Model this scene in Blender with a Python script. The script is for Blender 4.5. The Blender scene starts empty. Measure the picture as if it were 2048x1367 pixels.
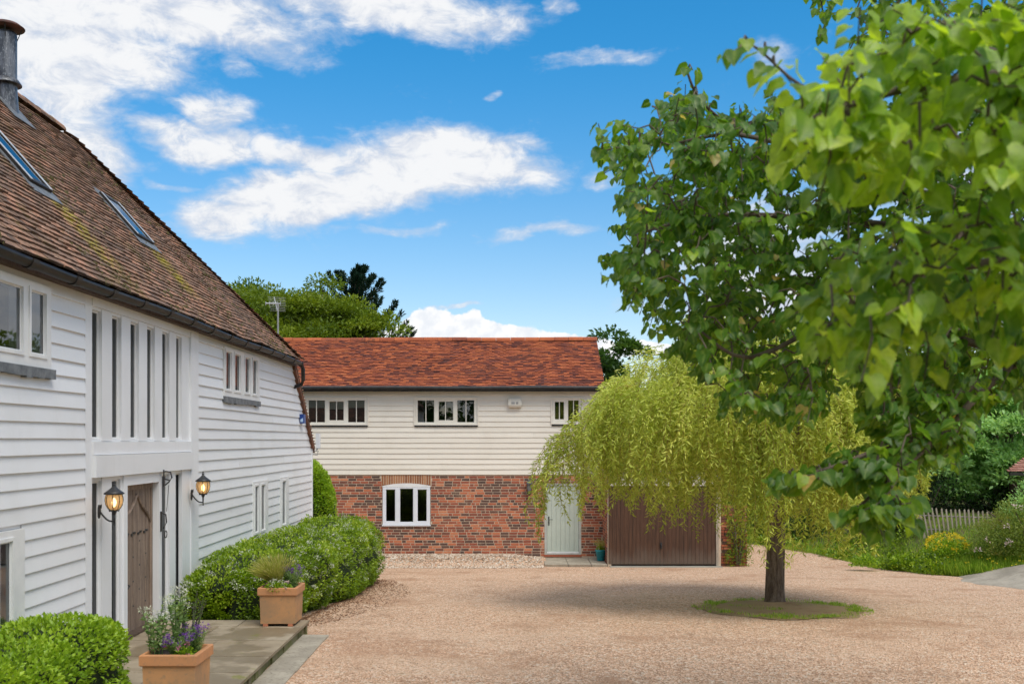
import bpy, math, random
import numpy as np
from mathutils import Vector, Matrix, noise
random.seed(7); rng = np.random.default_rng(7)
R = math.radians
sc = bpy.context.scene
COL = sc.collection

# ------------------------------------------------------------------ camera
cd = bpy.data.cameras.new('camera'); cam = bpy.data.objects.new('camera', cd); COL.objects.link(cam)
FPX, VX, HY, CH = 1991.0, 1012.0, 880.0, 3.2
cam.location = (0, 0, CH); cam.rotation_euler = (R(90), 0, 0)
cd.sensor_width = 36; cd.lens = 36*FPX/2048
cd.shift_x = (1024-VX)/2048; cd.shift_y = (HY-683.5)/2048
cd.clip_start = .1; cd.clip_end = 3000
cd.dof.use_dof = True; cd.dof.focus_distance = 19; cd.dof.aperture_fstop = 2.8
sc.camera = cam
sc.view_settings.view_transform = 'Standard'; sc.view_settings.look = 'None'
sc.view_settings.exposure = 1.38; sc.view_settings.gamma = 1; sc.view_settings.use_curve_mapping = False
sc.render.engine = 'CYCLES'
sc.cycles.use_denoising = True
sc.cycles.max_bounces = 7; sc.cycles.diffuse_bounces = 3; sc.cycles.transparent_max_bounces = 10

# ------------------------------------------------------------------ sun
SUN_EL, SUN_AZ = 57, 146        # azimuth clockwise from +Y : to the right, slightly behind the camera
sl = bpy.data.lights.new('sun', 'SUN'); sun = bpy.data.objects.new('sun', sl); COL.objects.link(sun)
sl.energy = 1.1; sl.angle = R(38); sl.color = (1, .93, .82)
sd = Vector((math.sin(R(SUN_AZ))*math.cos(R(SUN_EL)), math.cos(R(SUN_AZ))*math.cos(R(SUN_EL)), math.sin(R(SUN_EL))))
sun.rotation_euler = sd.to_track_quat('Z', 'Y').to_euler(); sun.location = (0, 0, 60)

# ------------------------------------------------------------------ node helpers
def nd(nt, t, **kw):
    n = nt.nodes.new(t)
    for k, v in kw.items(): setattr(n, k, v)
    return n
def math_(nt, op, a, b=None, c=None, clamp=False):
    n = nt.nodes.new('ShaderNodeMath'); n.operation = op; n.use_clamp = clamp
    for i, v in enumerate((a, b, c)):
        if v is None: continue
        if isinstance(v, (int, float)): n.inputs[i].default_value = v
        else: nt.links.new(v, n.inputs[i])
    return n.outputs[0]
def maprange(nt, v, a, b, c=0, d=1, smooth=True):
    n = nt.nodes.new('ShaderNodeMapRange')
    if smooth: n.interpolation_type = 'SMOOTHSTEP'
    nt.links.new(v, n.inputs[0])
    for i, x in enumerate((a, b, c, d)): n.inputs[i+1].default_value = x
    return n.outputs[0]
def mixc(nt, f, a, b, bt='MIX'):
    n = nt.nodes.new('ShaderNodeMix'); n.data_type = 'RGBA'; n.blend_type = bt
    if isinstance(f, (int, float)): n.inputs[0].default_value = f
    else: nt.links.new(f, n.inputs[0])
    for i, v in ((6, a), (7, b)):
        if isinstance(v, tuple): n.inputs[i].default_value = (*v[:3], 1)
        else: nt.links.new(v, n.inputs[i])
    return n.outputs[2]
def noise_(nt, vec, scale, detail=4, rough=.55, dist=0, out=0):
    n = nt.nodes.new('ShaderNodeTexNoise'); n.inputs['Scale'].default_value = scale
    n.inputs['Detail'].default_value = detail; n.inputs['Roughness'].default_value = rough
    n.inputs['Distortion'].default_value = dist
    if vec is not None: nt.links.new(vec, n.inputs['Vector'])
    return n.outputs[out]
def ramp(nt, v, stops):
    n = nt.nodes.new('ShaderNodeValToRGB'); cr = n.color_ramp
    while len(cr.elements) < len(stops): cr.elements.new(.5)
    for e, (p, c) in zip(cr.elements, stops): e.position = p; e.color = (*c, 1)
    nt.links.new(v, n.inputs[0]); return n.outputs[0]

# ------------------------------------------------------------------ world: sky and clouds by direction
w = bpy.data.worlds.new('World'); sc.world = w; w.use_nodes = True
nt = w.node_tree; nt.nodes.clear()
out = nd(nt, 'ShaderNodeOutputWorld'); bg = nd(nt, 'ShaderNodeBackground'); nt.links.new(bg.outputs[0], out.inputs[0])
bg.inputs[1].default_value = .15
sky = nd(nt, 'ShaderNodeTexSky', sky_type='NISHITA', sun_disc=False)
sky.sun_elevation = R(SUN_EL); sky.sun_rotation = R(SUN_AZ); sky.ozone_density = 3; sky.dust_density = .6; sky.air_density = 1.0
tc = nd(nt, 'ShaderNodeTexCoord')
sep = nd(nt, 'ShaderNodeSeparateXYZ'); nt.links.new(tc.outputs['Generated'], sep.inputs[0])
az = math_(nt, 'ARCTAN2', sep.outputs[0], sep.outputs[1])
el = math_(nt, 'ARCSINE', sep.outputs[2])
comb = nd(nt, 'ShaderNodeCombineXYZ'); nt.links.new(az, comb.inputs[0]); nt.links.new(el, comb.inputs[1])
# stretched noise domain so that clouds lie in flattened banks
mp = nd(nt, 'ShaderNodeMapping'); mp.inputs['Scale'].default_value = (1, 1.9, 1); nt.links.new(comb.outputs[0], mp.inputs[0])
nA = noise_(nt, mp.outputs[0], 6.5, 9, .60, .25)
nB = noise_(nt, mp.outputs[0], 24, 9, .66, .5)
nD = noise_(nt, mp.outputs[0], 75, 6, .6, .3)
wz = nd(nt, 'ShaderNodeTexNoise'); wz.inputs['Scale'].default_value = 9; wz.inputs['Detail'].default_value = 5; nt.links.new(mp.outputs[0], wz.inputs[0])
wv = nd(nt, 'ShaderNodeVectorMath', operation='SUBTRACT'); nt.links.new(wz.outputs['Color'], wv.inputs[0]); wv.inputs[1].default_value = (.5, .5, .5)
wsc = nd(nt, 'ShaderNodeVectorMath', operation='MULTIPLY'); nt.links.new(wv.outputs[0], wsc.inputs[0]); wsc.inputs[1].default_value = (.14, .07, 0)
wadd = nd(nt, 'ShaderNodeVectorMath', operation='ADD'); nt.links.new(comb.outputs[0], wadd.inputs[0]); nt.links.new(wsc.outputs[0], wadd.inputs[1])
def blob(x, y, rx, ry, rot=0, amp=1, src=None):
    u = (x-VX)/FPX; v = (HY-y)/FPX
    a = math.atan(u); e = math.atan(v/math.sqrt(1+u*u))
    m = nd(nt, 'ShaderNodeMapping', vector_type='TEXTURE')
    m.inputs['Location'].default_value = (a, e, 0); m.inputs['Rotation'].default_value = (0, 0, R(-rot))
    m.inputs['Scale'].default_value = (rx/FPX, ry/FPX, 1)
    nt.links.new((src or wadd).outputs[0], m.inputs[0])
    l = nd(nt, 'ShaderNodeVectorMath', operation='LENGTH'); nt.links.new(m.outputs[0], l.inputs[0])
    return maprange(nt, l.outputs['Value'], .25, 1.35, amp, 0)
BL = [(60,70,330,130,0,1.2),(330,40,380,80,0,1.1),(760,12,330,62,4,1.15),(970,40,110,42,8,.9),(120,190,150,120,10,1.1),(150,300,130,60,15,1),
      (90,420,140,120,0,.75),(415,235,75,48,10,.9),(400,292,170,34,4,.9),(600,310,130,42,3,1),(860,330,300,75,2,1.25),(1040,285,90,22,-4,.7),
      (640,385,290,62,-10,1.2),(430,435,130,42,-12,1.05),(960,370,110,30,0,.8),(490,140,60,26,10,.55),(955,183,24,13,0,.62),(1190,128,130,20,-9,.62),
      (1090,472,150,16,-3,.62),(800,452,120,15,-3,.5),(1215,350,70,36,0,.6),(1120,20,34,32,0,.6),(650,262,60,9,2,.4),(330,360,90,14,12,.5),
      (1500,470,260,120,0,.8),(1560,590,330,90,0,.95),(1900,330,260,200,0,.8),(1960,590,330,130,0,1.1),(1560,80,60,40,0,.6),(860,628,110,6,0,.6)]
acc = None
for b in BL:
    o = blob(*b); acc = o if acc is None else math_(nt, 'MAXIMUM', acc, o)
d1 = math_(nt, 'MULTIPLY_ADD', nA, 1.25, -.62)
d2 = math_(nt, 'MULTIPLY_ADD', nB, .95, -.48)
dens = math_(nt, 'ADD', math_(nt, 'ADD', math_(nt, 'MULTIPLY', acc, .95), math_(nt, 'MULTIPLY_ADD', nD, .40, -.2)), math_(nt, 'ADD', d1, d2))
# the rest of the sky, out of view: heavy cloud added to whiten ambient light
front = math_(nt, 'MAXIMUM', maprange(nt, math_(nt, 'ABSOLUTE', az), .62, .95, 0, 1), maprange(nt, el, .50, .72, 0, 1))
rest = math_(nt, 'MULTIPLY', math_(nt, 'ADD', math_(nt, 'MULTIPLY_ADD', nA, 3.2, -.85), d2), front)
dens = math_(nt, 'MAXIMUM', dens, rest)
cover = maprange(nt, dens, .14, 1.0)
# low cumulus on the horizon with crisp rounded tops
cm = None
for b in [(838,668,66,50,0,1),(790,680,60,40,0,1),(910,678,90,42,0,1),(1000,682,120,36,0,1),(1090,684,120,26,0,1),(1300,700,300,20,0,1),(500,690,250,20,0,1)]:
    o = blob(*b); cm = o if cm is None else math_(nt, 'MAXIMUM', cm, o)
nC = noise_(nt, comb.outputs[0], 70, 5, .55)
cumulus = maprange(nt, math_(nt, 'ADD', cm, math_(nt, 'MULTIPLY_ADD', nC, .7, -.35)), .40, .56)
lowband = maprange(nt, el, .0, .17, .55, 0)
skyc = nd(nt, 'ShaderNodeHueSaturation'); skyc.inputs['Saturation'].default_value = 1.18; skyc.inputs['Value'].default_value = 1.0
nt.links.new(sky.outputs[0], skyc.inputs['Color'])
skyt = mixc(nt, 1.0, skyc.outputs[0], mixc(nt, maprange(nt, el, .05, .42, 0, 1), (.50, .44, .41), (.12, .42, .47)), 'MULTIPLY')
bright = maprange(nt, math_(nt, 'ADD', dens, math_(nt, 'MULTIPLY_ADD', nB, 2.2, -1.1)), .45, 1.25, 0, 1)
cloudc = mixc(nt, bright, (1.65, 1.80, 2.08), (2.36, 2.39, 2.44))
skyt = mixc(nt, cover, skyt, cloudc)
skyt = mixc(nt, cumulus, skyt, mixc(nt, maprange(nt, nC, .3, .7), (2.2, 2.3, 2.45), (2.75, 2.74, 2.72)))
nt.links.new(skyt, bg.inputs[0])

# ------------------------------------------------------------------ materials
MATS = {}
def new_mat(name):
    m = bpy.data.materials.new(name); m.use_nodes = True; nt = m.node_tree; nt.nodes.clear()
    o = nd(nt, 'ShaderNodeOutputMaterial'); p = nd(nt, 'ShaderNodeBsdfPrincipled'); nt.links.new(p.outputs[0], o.inputs[0])
    MATS[name] = m; return m, nt, p, o
def obj_vec(nt, scale=(1, 1, 1)):
    t = nd(nt, 'ShaderNodeNewGeometry'); m = nd(nt, 'ShaderNodeMapping'); m.inputs['Scale'].default_value = scale
    nt.links.new(t.outputs['Position'], m.inputs[0]); return m.outputs[0]
def bump(nt, p, h, s=.3, d=.01):
    b = nd(nt, 'ShaderNodeBump'); b.inputs['Strength'].default_value = s; b.inputs['Distance'].default_value = d
    nt.links.new(h, b.inputs['Height']); nt.links.new(b.outputs[0], p.inputs['Normal'])
def simple(name, c1, c2=None, scale=6, rough=.5, bs=.15, bd=.005, stretch=(1, 1, 1), metal=0, spec=.4, fine=None):
    m, nt, p, o = new_mat(name); v = obj_vec(nt, stretch)
    n = noise_(nt, v, scale, 6, .6)
    f = maprange(nt, n, .35, .65)
    c = mixc(nt, f, c1, c2 or c1)
    if fine:
        n2 = noise_(nt, v, scale*9, 4, .6); c = mixc(nt, maprange(nt, n2, .52, .72, 0, fine[1]), c, fine[0])
    nt.links.new(c, p.inputs['Base Color']); p.inputs['Roughness'].default_value = rough
    p.inputs['Metallic'].default_value = metal; p.inputs['Specular IOR Level'].default_value = spec
    if bs: bump(nt, p, noise_(nt, v, scale*4, 5, .6), bs, bd)
    return m
def attr(nt, name='rnd'):
    a = nd(nt, 'ShaderNodeAttribute'); a.attribute_name = name; return a.outputs['Fac']

def paint(name, c, dirt, rough=.42):
    m, nt, p, o = new_mat(name); v = obj_vec(nt)
    col = mixc(nt, maprange(nt, noise_(nt, v, 1.3, 5, .6), .45, .8, 0, .35), c, dirt)
    v2 = obj_vec(nt, (1, .35, 7)); g = noise_(nt, v2, 9, 6, .65)
    col = mixc(nt, maprange(nt, g, .58, .80, 0, .30), col, dirt)
    v3 = obj_vec(nt, (9, 9, .5)); s = noise_(nt, v3, 1.6, 4, .6)
    col = mixc(nt, maprange(nt, s, .56, .80, 0, .22), col, dirt)
    rr = attr(nt); col = mixc(nt, maprange(nt, rr, 0, 1, 0, .26), col, dirt)
    nt.links.new(col, p.inputs['Base Color']); p.inputs['Roughness'].default_value = rough
    bump(nt, p, noise_(nt, obj_vec(nt, (1, .6, 12)), 14, 6, .6), .25, .003)
    return m
paint('white_paint', (.80, .81, .84), (.60, .585, .57))
paint('cream_paint', (.82, .765, .675), (.60, .54, .45))
simple('window_paint', (.80, .80, .80), (.72, .72, .73), 3, .35, .05)
simple('upvc', (.74, .77, .83), (.70, .73, .79), 3, .25, 0)
simple('lead', (.10, .11, .125), (.19, .20, .21), 9, .5, .5, .006, fine=((.3, .3, .3), .5))
simple('gutter_paint', (.010, .008, .007), (.030, .024, .020), 5, .5, .2, .003, (1, .3, 1))
simple('black_iron', (.018, .019, .022), (.035, .035, .038), 12, .42, .2, .002)
simple('black_trim', (.012, .012, .014), (.03, .03, .03), 5, .5, .1)
simple('flue_steel', (.045, .05, .06), (.20, .21, .235), 7, .38, .4, .006, (1, 1, .3), metal=.45, fine=((.42, .43, .45), .6))
simple('rust_iron', (.10, .035, .025), (.05, .025, .02), 8, .7, .3)
simple('weathered_oak', (.17, .12, .09), (.30, .22, .17), 3, .7, .6, .006, (7, 7, .5), fine=((.06, .042, .035), .8))
simple('dark_oak', (.055, .035, .026), (.11, .075, .055), 5, .7, .5, .005, (6, 6, .6))
simple('barge_wood', (.24, .095, .05), (.10, .05, .035), 6, .7, .5, .006)
simple('sage_paint', (.50, .56, .49), (.45, .51, .45), 2, .4, .05)
simple('sage_frame', (.52, .54, .50), (.42, .43, .40), 4, .5, .1)
simple('terracotta', (.52, .27, .12), (.36, .215, .115), 2.6, .75, .35, .004, fine=((.26, .19, .12), .6))
simple('terracotta_rim', (.54, .25, .11), (.46, .225, .105), 4, .7, .3, .003, fine=((.28, .18, .11), .5))
simple('foot_clay', (.50, .18, .09), (.4, .15, .08), 9, .7)
simple('soil', (.035, .024, .017), (.06, .042, .03), 18, .95, .8, .01)
simple('teal_glaze', (.012, .20, .25), (.02, .27, .33), 5, .22, .1)
simple('concrete', (.36, .34, .29), (.28, .26, .22), 2.5, .85, .4, .004, fine=((.16, .15, .13), .6))
simple('mortar', (.60, .48, .36), (.50, .39, .29), 12, .9, .5, .004)
simple('plaster', (.12, .115, .11), (.09, .09, .085), 2, .9, 0)
simple('white_plastic', (.74, .76, .80), (.68, .70, .74), 4, .35, 0)
simple('cream_plastic', (.70, .66, .58), (.64, .6, .52), 6, .4, 0)
simple('grey_plastic', (.30, .30, .31), (.26, .26, .27), 6, .4, 0)
simple('blue_plastic', (.012, .045, .22), (.02, .065, .28), 6, .3, 0)
simple('pale_print', (.42, .56, .78), (.36, .5, .72), 30, .4, 0)
simple('alu', (.68, .69, .71), (.58, .59, .61), 6, .4, .1, metal=.3)
simple('blind', (.72, .72, .62), (.62, .62, .54), 6, .9, 0, stretch=(1, 1, 9))
simple('grey_picket', (.30, .25, .20), (.44, .38, .31), 4, .85, .5, .004, (6, 6, .5), fine=((.10, .085, .07), .6))
simple('bark', (.11, .075, .055), (.25, .19, .145), 3.5, .9, 1.0, .03, (5, 5, .8), fine=((.028, .018, .013), .9))
simple('twig_bark', (.085, .06, .042), (.15, .115, .085), 9, .8, .5, .003)
simple('willow_twig', (.32, .22, .05), (.25, .18, .045), 9, .7, 0)
simple('shade_core', (.016, .030, .008), (.028, .05, .012), 30, .95, .9, .03)
simple('stem_green', (.12, .19, .05), (.09, .15, .04), 20, .7, 0)
simple('chimney_clay', (.30, .12, .07), (.2, .09, .06), 9, .8)

# garage boards: vertical cedar, silvered towards the sill where rain has bleached it
m, nt, p, o = new_mat('garage_boards'); rr = attr(nt)
v = obj_vec(nt, (9, 9, .6)); g = noise_(nt, v, 2.4, 7, .65)
c = mixc(nt, maprange(nt, g, .3, .7), (.04, .017, .008), (.095, .042, .020))
c = mixc(nt, maprange(nt, rr, 0, 1, 0, .5), c, (.085, .036, .018))
gz = nd(nt, 'ShaderNodeSeparateXYZ'); nt.links.new(obj_vec(nt), gz.inputs[0])
edge = math_(nt, 'ADD', gz.outputs[2], math_(nt, 'MULTIPLY_ADD', noise_(nt, obj_vec(nt, (3, 3, .7)), 2.2, 5, .6), -.7, .35))
c = mixc(nt, maprange(nt, edge, -.10, .34, .6, 0), c, (.14, .105, .08))
nt.links.new(c, p.inputs['Base Color']); p.inputs['Roughness'].default_value = .6; bump(nt, p, g, .4, .004)

# tiles
def tile_mat(name, stops, moss, mossc, grime=(.035, .028, .024), gr=.7):
    m, nt, p, o = new_mat(name); rr = attr(nt); v = obj_vec(nt)
    big = noise_(nt, v, 1.1, 6, .65)
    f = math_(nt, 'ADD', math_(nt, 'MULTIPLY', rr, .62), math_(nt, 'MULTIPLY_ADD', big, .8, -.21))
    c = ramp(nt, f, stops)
    fine = noise_(nt, v, 26, 6, .7)
    c = mixc(nt, maprange(nt, fine, .50, .70, 0, gr), c, grime)
    patch = noise_(nt, v, .75, 7, .72, .4)
    c = mixc(nt, math_(nt, 'MULTIPLY', maprange(nt, patch, .54, .68, 0, .9), maprange(nt, noise_(nt, v, 12, 5, .7), .40, .60)), c, grime)
    mo = noise_(nt, v, 2.3, 8, .75, .5)
    mo2 = noise_(nt, v, 30, 4, .7)
    mf = math_(nt, 'MULTIPLY', maprange(nt, mo, .52, .63, 0, moss), maprange(nt, mo2, .42, .56))
    c = mixc(nt, mf, c, mossc)
    if name == 'barn_tiles':      # yellow lichen washed down below the roof windows
        sp = nd(nt, 'ShaderNodeSeparateXYZ'); nt.links.new(v, sp.inputs[0])
        for yc, xc in ((11.75, -5.0), (15.2, -5.15)):
            dy = math_(nt, 'ABSOLUTE', math_(nt, 'ADD', sp.outputs[1], -yc)); dx = math_(nt, 'ABSOLUTE', math_(nt, 'ADD', sp.outputs[0], -xc))
            k = math_(nt, 'MULTIPLY', maprange(nt, dy, .10, .42, 1, 0), maprange(nt, dx, .22, .5, 1, 0))
            c = mixc(nt, math_(nt, 'MULTIPLY', k, maprange(nt, noise_(nt, v, 11, 5, .7), .42, .58)), c, (.34, .28, .04))
    li = nd(nt, 'ShaderNodeTexVoronoi'); li.inputs['Scale'].default_value = 17; nt.links.new(v, li.inputs['Vector'])
    lf = math_(nt, 'MULTIPLY', .35 if name == 'annex_tiles' else 1.0, math_(nt, 'MULTIPLY', maprange(nt, li.outputs['Distance'], .12, .24, .8, 0), maprange(nt, noise_(nt, v, 1.7, 4, .6), .48, .64)))
    c = mixc(nt, lf, c, (.36, .33, .27))
    nt.links.new(c, p.inputs['Base Color']); p.inputs['Roughness'].default_value = .85; p.inputs['Specular IOR Level'].default_value = .25
    bump(nt, p, fine, .6, .008)
    return m
tile_mat('barn_tiles', [(0, (.09, .064, .052)), (.3, (.20, .125, .092)), (.55, (.30, .18, .125)), (.8, (.42, .215, .14)), (1, (.50, .34, .26))], .95, (.14, .11, .03), gr=.9)
tile_mat('annex_tiles', [(0, (.07, .032, .03)), (.25, (.17, .052, .036)), (.5, (.34, .090, .042)), (.8, (.48, .135, .052)), (1, (.52, .20, .09))], .12, (.12, .09, .03), (.05, .03, .028), .42)
tile_mat('shed_tiles', [(0, (.16, .08, .06)), (.5, (.34, .15, .11)), (1, (.45, .25, .2))], .4, (.2, .2, .12))

m, nt, p, o = new_mat('bricks'); rr = attr(nt); v = obj_vec(nt)
c = ramp(nt, rr, [(0, (.085, .05, .04)), (.16, (.14, .07, .05)), (.30, (.28, .075, .042)), (.6, (.39, .11, .055)), (.85, (.50, .155, .072)), (1, (.56, .22, .11))])
fine = noise_(nt, v, 34, 6, .7); c = mixc(nt, maprange(nt, fine, .5, .72, 0, .5), c, (.10, .055, .042))
pt = noise_(nt, v, 1.6, 6, .7); c = mixc(nt, maprange(nt, pt, .57, .70, 0, .45), c, (.38, .27, .17))
nt.links.new(c, p.inputs['Base Color']); p.inputs['Roughness'].default_value = .85; bump(nt, p, fine, .6, .006)
m, nt, p, o = new_mat('arch_bricks'); rr = attr(nt)
nt.links.new(ramp(nt, rr, [(0, (.24, .09, .04)), (.5, (.36, .15, .07)), (1, (.45, .22, .11))]), p.inputs['Base Color']); p.inputs['Roughness'].default_value = .85

# gravel
m, nt, p, o = new_mat('gravel'); v = obj_vec(nt)
vo = nd(nt, 'ShaderNodeTexVoronoi'); vo.inputs['Scale'].default_value = 60; nt.links.new(v, vo.inputs['Vector'])
sepc = nd(nt, 'ShaderNodeSeparateColor'); nt.links.new(vo.outputs['Color'], sepc.inputs[0])
vb = nd(nt, 'ShaderNodeTexVoronoi'); vb.inputs['Scale'].default_value = 26; nt.links.new(v, vb.inputs['Vector'])
sepb = nd(nt, 'ShaderNodeSeparateColor'); nt.links.new(vb.outputs['Color'], sepb.inputs[0])
c = ramp(nt, sepc.outputs[0], [(0, (.30, .16, .095)), (.2, (.52, .305, .185)), (.5, (.68, .425, .275)), (.8, (.80, .54, .37)), (1, (.88, .74, .58))])
c = mixc(nt, maprange(nt, sepb.outputs[1], .72, .98, 0, .5), c, (.28, .165, .10))
c = mixc(nt, maprange(nt, sepb.outputs[2], .86, .98, 0, .75), c, (.78, .66, .52))
b1 = noise_(nt, v, .55, 7, .68, .3); c = mixc(nt, maprange(nt, b1, .50, .68, 0, .65), c, (.44, .24, .14))
b2 = noise_(nt, v, 2.2, 7, .7, .2); c = mixc(nt, maprange(nt, b2, .52, .70, 0, .42), c, (.34, .20, .12))
b4 = noise_(nt, obj_vec(nt, (.35, 1, 1)), .9, 5, .6); c = mixc(nt, maprange(nt, b4, .5, .7, 0, .35), c, (.74, .53, .37))
b3 = noise_(nt, v, 1.2, 8, .75); c = mixc(nt, maprange(nt, b3, .645, .73, 0, .55), c, (.16, .15, .05))
nt.links.new(c, p.inputs['Base Color']); p.inputs['Roughness'].default_value = .92; p.inputs['Specular IOR Level'].default_value = .2
hb = math_(nt, 'ADD', vo.outputs['Distance'], math_(nt, 'MULTIPLY', vb.outputs['Distance'], 1.2)); bump(nt, p, hb, .8, .02)
m, nt, p, o = new_mat('pebbles'); rr = attr(nt)
nt.links.new(ramp(nt, rr, [(0, (.16, .11, .08)), (.25, (.36, .25, .17)), (.6, (.52, .41, .31)), (1, (.72, .64, .54))]), p.inputs['Base Color']); p.inputs['Roughness'].default_value = .8
m, nt, p, o = new_mat('pebbles_tan'); rr = attr(nt)
nt.links.new(ramp(nt, rr, [(0, (.18, .11, .07)), (.3, (.38, .23, .145)), (.7, (.56, .38, .26)), (1, (.76, .62, .48))]), p.inputs['Base Color']); p.inputs['Roughness'].default_value = .8

# wet flagstones with dark damp patches and moss
m, nt, p, o = new_mat('flagstone'); v = obj_vec(nt); rr = attr(nt)
c = mixc(nt, maprange(nt, noise_(nt, v, 2.5, 7, .65), .35, .65), (.34, .27, .18), (.235, .18, .115))
c = mixc(nt, maprange(nt, rr, 0, 1, 0, .5), c, (.40, .35, .27))
damp = maprange(nt, noise_(nt, v, 1.5, 6, .6, .2), .50, .60)
c = mixc(nt, math_(nt, 'MULTIPLY', damp, .6), c, (.14, .10, .05))
c = mixc(nt, maprange(nt, noise_(nt, v, 3.1, 8, .72, .3), .60, .70, 0, .8), c, (.17, .17, .03))
nt.links.new(c, p.inputs['Base Color']); nt.links.new(maprange(nt, damp, 0, 1, .8, .45), p.inputs['Roughness'])
bump(nt, p, noise_(nt, v, 16, 6, .65), .35, .006)
simple('mossy_stone', (.19, .165, .10), (.12, .13, .035), 7, .9, 1, .02, fine=((.22, .2, .15), .6))
simple('slab_stone', (.42, .37, .29), (.31, .27, .21), 3, .8, .4, .005, fine=((.14, .12, .09), .7))
simple('ramp_stone', (.40, .35, .28), (.27, .235, .185), 1.6, .9, .6, .02, fine=((.16, .14, .10), .6))

# earth and grass ground
def ground_mat(name, a, b, c3):
    m, nt, p, o = new_mat(name); v = obj_vec(nt)
    c = mixc(nt, maprange(nt, noise_(nt, v, 1.1, 7, .65), .35, .65), a, b)
    c = mixc(nt, maprange(nt, noise_(nt, v, 3.5, 7, .7), .5, .66, 0, .8), c, c3)
    nt.links.new(c, p.inputs['Base Color']); p.inputs['Roughness'].default_value = .95; p.inputs['Specular IOR Level'].default_value = .1
    bump(nt, p, noise_(nt, v, 40, 5, .7), 1, .03); return m
ground_mat('meadow', (.055, .10, .02), (.09, .13, .03), (.12, .10, .05))
ground_mat('bank_earth', (.10, .13, .035), (.17, .14, .07), (.075, .13, .02))
ground_mat('tree_circle', (.36, .27, .14), (.42, .29, .17), (.34, .19, .11))

# glass: pane with clear view behind and reflections from Fresnel
m, nt, p, o = new_mat('glass'); nt.nodes.remove(p)
gl = nd(nt, 'ShaderNodeBsdfGlossy'); gl.inputs['Roughness'].default_value = .012; gl.inputs[0].default_value = (.93, .95, .97, 1)
tr = nd(nt, 'ShaderNodeBsdfTransparent'); tr.inputs[0].default_value = (.80, .85, .83, 1)
fr = nd(nt, 'ShaderNodeFresnel'); fr.inputs[0].default_value = 2.1
mx = nd(nt, 'ShaderNodeMixShader'); nt.links.new(fr.outputs[0], mx.inputs[0]); nt.links.new(tr.outputs[0], mx.inputs[1]); nt.links.new(gl.outputs[0], mx.inputs[2]); nt.links.new(mx.outputs[0], o.inputs[0])
bv = nd(nt, 'ShaderNodeBump'); bv.inputs['Strength'].default_value = .05; bv.inputs['Distance'].default_value = .02
nt.links.new(noise_(nt, obj_vec(nt), 1.8, 2, .5), bv.inputs['Height']); nt.links.new(bv.outputs[0], gl.inputs['Normal'])

def glass2(name, ior, tint):
    m = MATS['glass'].copy(); m.name = name; MATS[name] = m
    for n_ in m.node_tree.nodes:
        if n_.type == 'FRESNEL': n_.inputs[0].default_value = ior
        if n_.type == 'BSDF_TRANSPARENT': n_.inputs[0].default_value = tint
glass2('slot_glass', 1.32, (.35, .38, .37, 1))
def emis(name, col, s, tfac=0):
    m, nt, p, o = new_mat(name)
    p.inputs['Base Color'].default_value = (*col, 1); p.inputs['Emission Color'].default_value = (*col, 1); p.inputs['Emission Strength'].default_value = s
    p.inputs['Roughness'].default_value = .25
    if tfac:
        tr = nd(nt, 'ShaderNodeBsdfTransparent'); tr.inputs[0].default_value = (1, .8, .5, 1)
        mx = nd(nt, 'ShaderNodeMixShader'); mx.inputs[0].default_value = tfac
        nt.links.new(p.outputs[0], mx.inputs[1]); nt.links.new(tr.outputs[0], mx.inputs[2]); nt.links.new(mx.outputs[0], o.inputs[0])
emis('amber_glass', (.55, .37, .18), .18, .45)
emis('lit_bulb', (1, .76, .46), 3.0)
simple('lantern_pane', (.09, .09, .09), (.16, .16, .16), 5, .12, 0)

# foliage
def leaf_mat(name, stops, trans, tfac=.35, rough=.45, spec=.35):
    m, nt, p, o = new_mat(name); rr = attr(nt)
    c = ramp(nt, rr, stops)
    if name == 'lime_leaves':
        c = mixc(nt, maprange(nt, attr(nt, 'midrib'), .55, 1, 0, .38), c, (.34, .46, .12))
        v = obj_vec(nt); c = mixc(nt, maprange(nt, noise_(nt, v, 38, 4, .6), .4, .7, 0, .35), c, (.05, .13, .012)); bump(nt, p, noise_(nt, v, 70, 4, .6), .35, .004)
    nt.links.new(c, p.inputs['Base Color'])
    p.inputs['Roughness'].default_value = rough; p.inputs['Specular IOR Level'].default_value = spec
    t = nd(nt, 'ShaderNodeBsdfTranslucent'); nt.links.new(mixc(nt, 1, c, trans, 'MULTIPLY'), t.inputs[0])
    mx = nd(nt, 'ShaderNodeMixShader'); mx.inputs[0].default_value = tfac
    nt.links.new(p.outputs[0], mx.inputs[1]); nt.links.new(t.outputs[0], mx.inputs[2]); nt.links.new(mx.outputs[0], o.inputs[0])
leaf_mat('lime_leaves', [(0, (.040, .115, .014)), (.45, (.10, .215, .020)), (.85, (.29, .44, .03)), (.97, (.40, .54, .05)), (1, (.50, .40, .14))], (2.2, 2.0, .9), .48, .38, .45)
leaf_mat('willow_leaves', [(0, (.17, .24, .02)), (.5, (.42, .50, .065)), (.9, (.70, .74, .18)), (1, (.78, .78, .26))], (1.6, 1.5, 1.1), .35, .5)
leaf_mat('hedge_leaves', [(0, (.055, .11, .006)), (.5, (.16, .26, .010)), (.9, (.30, .42, .02)), (1, (.42, .50, .06))], (1.8, 1.8, 1), .3, .38, .4)
leaf_mat('hedge_leaves_b', [(0, (.09, .19, .012)), (.5, (.22, .36, .018)), (1, (.38, .52, .04))], (1.8, 1.8, 1), .3, .38, .4)
leaf_mat('tree_leaves', [(0, (.055, .10, .010)), (.5, (.15, .22, .014)), (1, (.30, .36, .03))], (1.8, 1.7, 1), .3)
leaf_mat('tree_leaves_b', [(0, (.025, .065, .014)), (.5, (.06, .13, .02)), (1, (.12, .21, .03))], (1.8, 1.7, 1), .3)
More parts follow.
